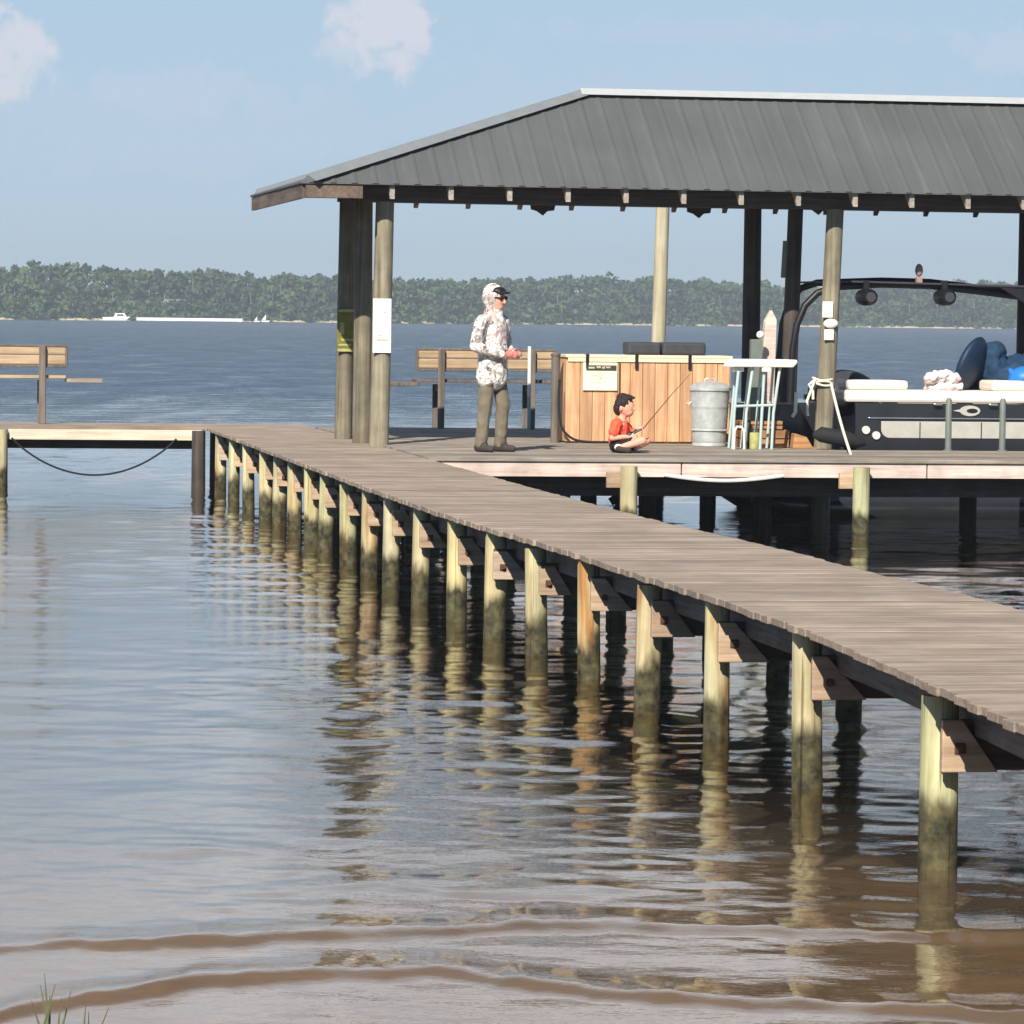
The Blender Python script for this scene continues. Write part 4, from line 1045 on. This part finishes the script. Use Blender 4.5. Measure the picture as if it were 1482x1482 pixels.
# ------------------------------------------------------------------ people
def frame(base, f):
    f = Vector((f[0], f[1], 0)).normalized(); s = Z.cross(f)
    return Matrix(((f.x, s.x, 0, base.x), (f.y, s.y, 0, base.y), (0, 0, 1, base.z), (0, 0, 0, 1)))
def adult():
    base = G(711, 654, DZ); xf = frame(base, (.80, -.60))
    e = empty('person', base, 'standing angler in a white patterned hooded shirt, cap, sunglasses and olive trousers', 'person')
    hz = 1.60
    body = [('ell', (.045, 0, hz), (.098, .078, .118), None), ('ell', (.06, 0, hz-.07), (.07, .058, .065), None),
            ('cap', (.142, 0, hz-.005), .013, (.155, 0, hz-.035), .016), ('cap', (.01, 0, 1.36), .06, (.035, 0, 1.52), .058),
            ('cap', (0, 0, .95), .12, (0, 0, 1.3), .13), ('cap', (0, -.15, 1.38), .06, (0, .15, 1.38), .06)]
    for s in (-1, 1):
        dx = -.03 if s < 0 else .05
        body += [('cap', (0, s*.18, 1.36), .055, (-.02, s*.25, 1.10), .042), ('cap', (-.02, s*.25, 1.10), .04, (.21, s*.09, 1.03), .028),
                 ('cap', (0, s*.085, .9), .075, (dx+.02, s*.10, .5), .05), ('cap', (dx+.02, s*.10, .5), .048, (dx-.02, s*.115, .08), .036), ('cap', (dx-.04, s*.115, .045), .03, (dx+.11, s*.133, .035), .025)]
        w = Vector((.22, s*.085, 1.03)); body.append(('ell', (.265, s*.06, 1.03), (.05, .022, .04), None))
        for k, (dz, L) in enumerate(((.030, .055), (.010, .065), (-.010, .06), (-.028, .045))):
            a = Vector((.30, s*.05, 1.03+dz)); b = a + Vector((L*.6, -s*.018, -.006)); c = b + Vector((L*.15, -s*.035, -.008))
            body += [('cap', a, .0095, b, .009), ('cap', b, .009, c, .008)]
        body += [('cap', (.25, s*.05, 1.065), .011, (.295, s*.025, 1.085), .0095)]
    fused('body', body, .0065, [M['skin'], M['skinred']], e, xf, 3, lambda c: 1 if c.z < 1.2 else 0)
    sh = [('cap', (0, 0, .92), .165, (0, 0, 1.2), .16), ('cap', (-.005, 0, 1.2), .158, (0, 0, 1.33), .15), ('cap', (0, -.17, 1.365), .078, (0, .17, 1.365), .078),
          ('cap', (.0, 0, .80), .168, (0, 0, .92), .16), ('cap', (-.02, 0, 1.40), .095, (.0, 0, 1.52), .085), ('ell', (.0, 0, hz+.03), (.125, .112, .142), None), ('cap', (.05, 0, 1.44), .07, (.07, 0, 1.49), .05)]
    for s in (-1, 1):
        sh += [('cap', (0, s*.185, 1.36), .078, (-.03, s*.265, 1.10), .066), ('cap', (-.03, s*.265, 1.10), .064, (.20, s*.105, 1.03), .045), ('cap', (0, s*.075, .78), .125, (0, s*.06, .95), .12)]
    shirt = fused('hooded_shirt', sh, .009, M['camo'], e, xf, 3); wrinkle(shirt, .010, 8, .6, 1.42)
    tr = []
    for s, dx in ((-1, -.03), (1, .05)):
        tr += [('cap', (0, s*.08, .84), .088, (dx+.02, s*.10, .5), .078), ('cap', (dx+.02, s*.10, .5), .077, (dx-.02, s*.115, .09), .066)]
    tr += [('cap', (0, -.06, .90), .10, (0, .06, .90), .10)]
    wrinkle(fused('trousers', tr, .009, M['trousers'], e, xf, 3), .006, 9, .7)
    for s, dx in ((-1, -.03), (1, .05)):
        fused('shoe', [('cap', (dx-.06, s*.115, .045), .046, (dx+.13, s*.135, .035), .038), ('cap', (dx-.02, s*.115, .08), .05, (dx+.02, s*.115, .08), .045)], .01, M['shoe'], e, xf, 2)
    fused('cap', [('ell', (.062, 0, hz+.085), (.085, .085, .05), None), ('ell', (.150, 0, hz+.068), (.068, .075, .013), None)], .007, M['black'], e, xf, 2)
    fused('sunglasses', [('ell', (.137, -.036, hz+.012), (.020, .032, .022), None), ('ell', (.137, .036, hz+.012), (.020, .032, .022), None), ('cap', (.12, -.07, hz+.018), .008, (.03, -.085, hz+.018), .007), ('cap', (.12, .07, hz+.018), .008, (.03, .085, hz+.018), .007)], .005, M['black'], e, xf, 1)
    q = xf @ Vector((.36, 0, 1.03))
    m = MB(); m.ell(q, .026, .02, .03); m.tube([q-Z*.02, q+Vector((.01, -.01, -.05))], .008, 8)
    o = m.build('fishing_reel', M['signred'], None, smooth=True, loc=q); tag(o, 'small reddish reel held in the hooded angler\'s hands', 'reel')
adult()
def child():
    base = G(899, 655, DZ); xf = frame(base, (.93, -.36))
    e = empty('person', base, 'small child in a coral red shirt sitting cross-legged on the dock edge', 'person')
    hz = .485
    body = [('ell', (.045, 0, hz), (.092, .075, .10), None), ('ell', (.07, 0, hz-.05), (.062, .055, .058), None), ('cap', (.132, 0, hz-.005), .011, (.142, 0, hz-.028), .014),
            ('ell', (.02, -.078, hz-.015), (.02, .012, .03), None), ('ell', (.02, .078, hz-.015), (.02, .012, .03), None),
            ('cap', (-.0, 0, .33), .045, (.03, 0, .42), .042), ('cap', (-.03, 0, .10), .09, (-.02, 0, .30), .085)]
    arms = [(-1, (-.02, -.12, .31), (-.045, -.165, .155), (.12, -.09, .175)), (1, (-.02, .12, .31), (.05, .17, .19), (.15, .05, .26))]
    for s, a, b, c in arms:
        body += [('cap', a, .04, b, .032), ('cap', b, .031, c, .023), ('ell', Vector(c)+Vector((.025, -s*-.0, .0)), (.034, .018, .026), None)]
        for k in range(4):
            p = Vector(c)+Vector((.048, 0, .020-.013*k)); q = p+Vector((.024, -s*.010, -.002)); r_ = q+Vector((.006, -s*.018, -.003))
            body += [('cap', p, .0075, q, .007), ('cap', q, .007, r_, .0065)]
        body += [('cap', Vector(c)+Vector((.02, 0, .02)), .009, Vector(c)+Vector((.045, -s*.012, .036)), .007)]
    legs = [(-1, (.0, -.075, .075), (.285, -.135, .135), (.055, -.215, .055), (.13, -.20, .035)), (1, (.0, .075, .075), (.20, .235, .12), (.14, .02, .05), (.06, -.02, .035))]
    for s, a, b, c, d in legs:
        body += [('cap', a, .062, b, .046), ('cap', b, .045, c, .033), ('cap', c, .032, d, .026)]
    fused('body', body, .006, M['skin'], e, xf, 3)
    wrinkle(fused('hair', [('ell', (.025, 0, hz+.035), (.098, .088, .082), None), ('cap', (.0, 0, hz+.085), .06, (.085, 0, hz+.095), .035), ('cap', (.09, -.03, hz+.09), .022, (.135, -.01, hz+.098), .012), ('ell', (-.035, 0, hz-.02), (.052, .07, .07), None)], .006, M['hair'], e, xf, 2), .010, 34, .5)
    sh = [('cap', (-.035, 0, .13), .105, (-.025, 0, .28), .10), ('cap', (-.02, -.10, .30), .062, (-.02, .10, .30), .062)]
    sh += [('cap', (-.02, -.12, .30), .058, (-.035, -.150, .215), .056), ('cap', (-.02, .12, .30), .056, (.02, .15, .24), .052)]
    wrinkle(fused('shirt', sh, .007, M['red'], e, xf, 3), .009, 17, .8)
    wrinkle(fused('shorts', [('cap', (-.03, -.05, .08), .088, (-.03, .05, .08), .088), ('cap', (0, -.075, .078), .074, (.15, -.105, .105), .066), ('cap', (0, .075, .078), .074, (.12, .16, .10), .064)], .01, M['shorts'], e, xf, 2), .008, 16)
    fused('shoe', [('cap', (.05, -.225, .05), .036, (.15, -.20, .034), .034)], .008, M['shoe'], e, xf, 2)
    fused('shoe', [('cap', (.12, .0, .05), .036, (.03, -.03, .034), .032)], .008, M['shoe'], e, xf, 2)
    fused('sock', [('cap', (.035, -.212, .062), .037, (.06, -.208, .06), .037)], .008, M['white'], e, xf, 1)
    hand = xf @ Vector((.19, .03, .24)); butt = xf @ Vector((.02, -.03, .145))
    d = (hand-butt).normalized(); tip = D(1000, 540, 41.2)
    r = empty('fishing_rod', hand, 'thin dark fishing rod with black reel held by the seated child', 'fishing rod')
    m = MB(); m.tube([butt, hand, hand+(hand-butt)*.25], [.012, .011, .008], 8); m.build('handle', M['black'], r, smooth=True)
    m = MB(); m.tube([hand+(hand-butt)*.25, hand.lerp(tip, .6), tip], [.006, .0045, .002], 6); m.build('blank', M['rust'], r)
    q = xf @ Vector((.13, -.075, .185)); m = MB(); m.ell(q, .055, .03, .045); m.tube([q-U*.02-Z*.02, q+U*.04-Z*.055], .011, 8); m.build('reel', M['black'], r, smooth=True)
child()

# reeds at the lower left
def reeds():
    for (px, n, hmul, lab) in ((62, 7, 1.0, 'taller tuft of thin green reed blades in the shallows'), (134, 4, .62, 'shorter tuft of thin green reed blades in the shallows')):
        b = D(px, 1520, 11.35); b = Vector((b.x, b.y, float(bed_z(11.35))-.02))
        m = MB()
        for k in range(n):
            a = b + Vector((RNG.normal(0, .018), RNG.normal(0, .03), 0)); h = (.22+.02)*hmul*RNG.uniform(.65, 1.0)+.08
            ln = Vector((RNG.normal(0, .03), RNG.normal(0, .02), 0)); w = .0065
            p = [a, a+ln*.3+Z*h*.5, a+ln+Z*h]
            m.val = RNG.random(); n0 = len(m.v)
            for q, ww in zip(p, (w, w*.8, .0008)): m.v += [q-Vector((ww, 0, 0)), q+Vector((0, -.002, 0)), q+Vector((ww, 0, 0)), q+Vector((0, .002, 0))]
            for i in range(2):
                for j in range(4): m.face([n0+4*i+j, n0+4*i+(j+1) % 4, n0+4*(i+1)+(j+1) % 4, n0+4*(i+1)+j])
        o = m.build('reed_tuft', M['reed'], None, loc=b); tag(o, lab, 'reeds', 'reed tufts by the shore')
M['reed'] = plain('reed_green', (98, 106, 72), .7, 0, .3, 6)
reeds()

# ------------------------------------------------------------------ light
SUN = (U*-.57 + V*-1.15 + Z).normalized()
el = math.asin(SUN.z)
w = bpy.data.worlds.new('World'); S.world = w; w.use_nodes = True
t = w.node_tree; bg = t.nodes['Background']
def wn(kind, **kw):
    x = t.nodes.new('ShaderNode'+kind)
    for k, v in kw.items(): setattr(x, k, v)
    return x
sky = wn('TexSky', sky_type='NISHITA'); sky.sun_disc = False
sky.sun_elevation = el; sky.sun_rotation = math.atan2(SUN.x, SUN.y)
sky.air_density = 1.0; sky.dust_density = 0; sky.ozone_density = 6.0; sky.altitude = 3000
def wm(op, a, b=0.0, clamp=False):
    x = wn('Math', operation=op, use_clamp=clamp)
    for s, v in ((x.inputs[0], a), (x.inputs[1], b)):
        if hasattr(v, 'is_output'): t.links.new(v, s)
        else: s.default_value = v
    return x.outputs[0]
tc = wn('TexCoord'); sx = wn('SeparateXYZ'); t.links.new(tc.outputs['Generated'], sx.inputs[0])
inv = wm('DIVIDE', 1.0, wm('MAXIMUM', sx.outputs[1], .02))
az = wm('MULTIPLY', sx.outputs[0], inv); elv = wm('MULTIPLY', sx.outputs[2], inv)
nz = wn('TexNoise'); nz.inputs['Scale'].default_value = 95; nz.inputs['Detail'].default_value = 9; nz.inputs['Roughness'].default_value = .62; nz.inputs['Distortion'].default_value = .25
t.links.new(tc.outputs['Generated'], nz.inputs['Vector'])
nzc = wm('SUBTRACT', nz.outputs[0], .5)
mask = None
for (ca, ce, rx, ry, g) in ((-.134, .067, .0115, .0105, .62), (-.0335, .0745, .0120, .0120, .62), (-.040, .069, .012, .004, .34), (-.090, .0575, .020, .0065, .17), (-.062, .0555, .012, .005, .10), (.129, .071, .014, .006, .18), (.05, .075, .06, .004, .08), (-.1, .05, .06, .012, .07), (.03, .056, .10, .012, .05)):
    dx = wm('DIVIDE', wm('SUBTRACT', az, ca), rx); dz = wm('DIVIDE', wm('SUBTRACT', elv, ce), ry)
    q = wm('ADD', wm('MULTIPLY', dx, dx), wm('MULTIPLY', dz, dz))
    q = wm('ADD', q, wm('MULTIPLY', nzc, -7.5))
    mr = wn('MapRange', interpolation_type='SMOOTHSTEP'); t.links.new(q, mr.inputs[0])
    mr.inputs[1].default_value = 1.7; mr.inputs[2].default_value = .25; mr.inputs[3].default_value = 0; mr.inputs[4].default_value = g
    mask = mr.outputs[0] if mask is None else wm('MAXIMUM', mask, mr.outputs[0])
front = wn('MapRange'); t.links.new(sx.outputs[1], front.inputs[0]); front.inputs[1].default_value = .2; front.inputs[2].default_value = .4
mask = wm('MULTIPLY', mask, front.outputs[0])
# bright cloud added above the view, ahead only, to lift water reflections
nh = wn('TexNoise'); nh.inputs['Scale'].default_value = 5; nh.inputs['Detail'].default_value = 6
t.links.new(tc.outputs['Generated'], nh.inputs['Vector'])
hi = wn('MapRange', interpolation_type='SMOOTHSTEP'); t.links.new(nh.outputs[0], hi.inputs[0]); hi.inputs[1].default_value = .38; hi.inputs[2].default_value = .66; hi.inputs[3].default_value = .45; hi.inputs[4].default_value = .95
hg = wn('MapRange', interpolation_type='SMOOTHSTEP'); t.links.new(sx.outputs[2], hg.inputs[0]); hg.inputs[1].default_value = .09; hg.inputs[2].default_value = .15
hmask = wm('MULTIPLY', hi.outputs[0], hg.outputs[0])
lo = wn('MapRange', interpolation_type='SMOOTHSTEP'); t.links.new(sx.outputs[2], lo.inputs[0]); lo.inputs[1].default_value = .55; lo.inputs[2].default_value = .30
lo.inputs[3].default_value = .08; lo.inputs[4].default_value = 1.0
hmask = wm('MULTIPLY', hmask, lo.outputs[0])
fr2 = wn('MapRange', interpolation_type='SMOOTHSTEP'); t.links.new(sx.outputs[1], fr2.inputs[0]); fr2.inputs[1].default_value = .1; fr2.inputs[2].default_value = .7
hmask = wm('MULTIPLY', hmask, fr2.outputs[0])
veil = wn('Mix', data_type='RGBA'); vg = wn('MapRange', interpolation_type='SMOOTHSTEP'); t.links.new(sx.outputs[2], vg.inputs[0])
vg.inputs[1].default_value = .02; vg.inputs[2].default_value = .45; vg.inputs[3].default_value = .86; vg.inputs[4].default_value = .10
FR = wn('MapRange', interpolation_type='SMOOTHSTEP'); t.links.new(sx.outputs[1], FR.inputs[0]); FR.inputs[1].default_value = -.1; FR.inputs[2].default_value = .5; FR.inputs[3].default_value = .15
t.links.new(wm('MULTIPLY', vg.outputs[0], FR.outputs[0]), veil.inputs[0]); t.links.new(sky.outputs[0], veil.inputs[6]); veil.inputs[7].default_value = (4.0, 5.2, 6.25, 1)
mc = wn('Mix', data_type='RGBA'); t.links.new(mask, mc.inputs[0]); t.links.new(veil.outputs[2], mc.inputs[6])
CL = 8.2
mc.inputs[7].default_value = (.86*CL, .82*CL, .86*CL, 1)
mh = wn('Mix', data_type='RGBA'); t.links.new(hmask, mh.inputs[0]); t.links.new(mc.outputs[2], mh.inputs[6]); mh.inputs[7].default_value = (10.8, 11.3, 12.0, 1)
t.links.new(mh.outputs[2], bg.inputs['Color']); bg.inputs['Strength'].default_value = .085

sl = bpy.data.lights.new('sun', 'SUN'); sl.energy = 5.0; sl.angle = math.radians(.5); sl.color = (1, .93, .82)
so = bpy.data.objects.new('sun', sl); COL.objects.link(so); so.rotation_euler = (-SUN).to_track_quat('-Z', 'Y').to_euler(); so.location = (-20, -40, 40)

S.view_settings.view_transform = 'Standard'; S.view_settings.look = 'None'; S.view_settings.exposure = .45; S.view_settings.gamma = 1
S.view_settings.use_curve_mapping = False
S.render.engine = 'CYCLES'
S.cycles.use_denoising = True
S.cycles.max_bounces = 6; S.cycles.diffuse_bounces = 2; S.cycles.glossy_bounces = 3; S.cycles.transparent_max_bounces = 12; S.cycles.volume_bounces = 0
S.cycles.sample_clamp_indirect = 4
S.cycles.caustics_reflective = False; S.cycles.caustics_refractive = False
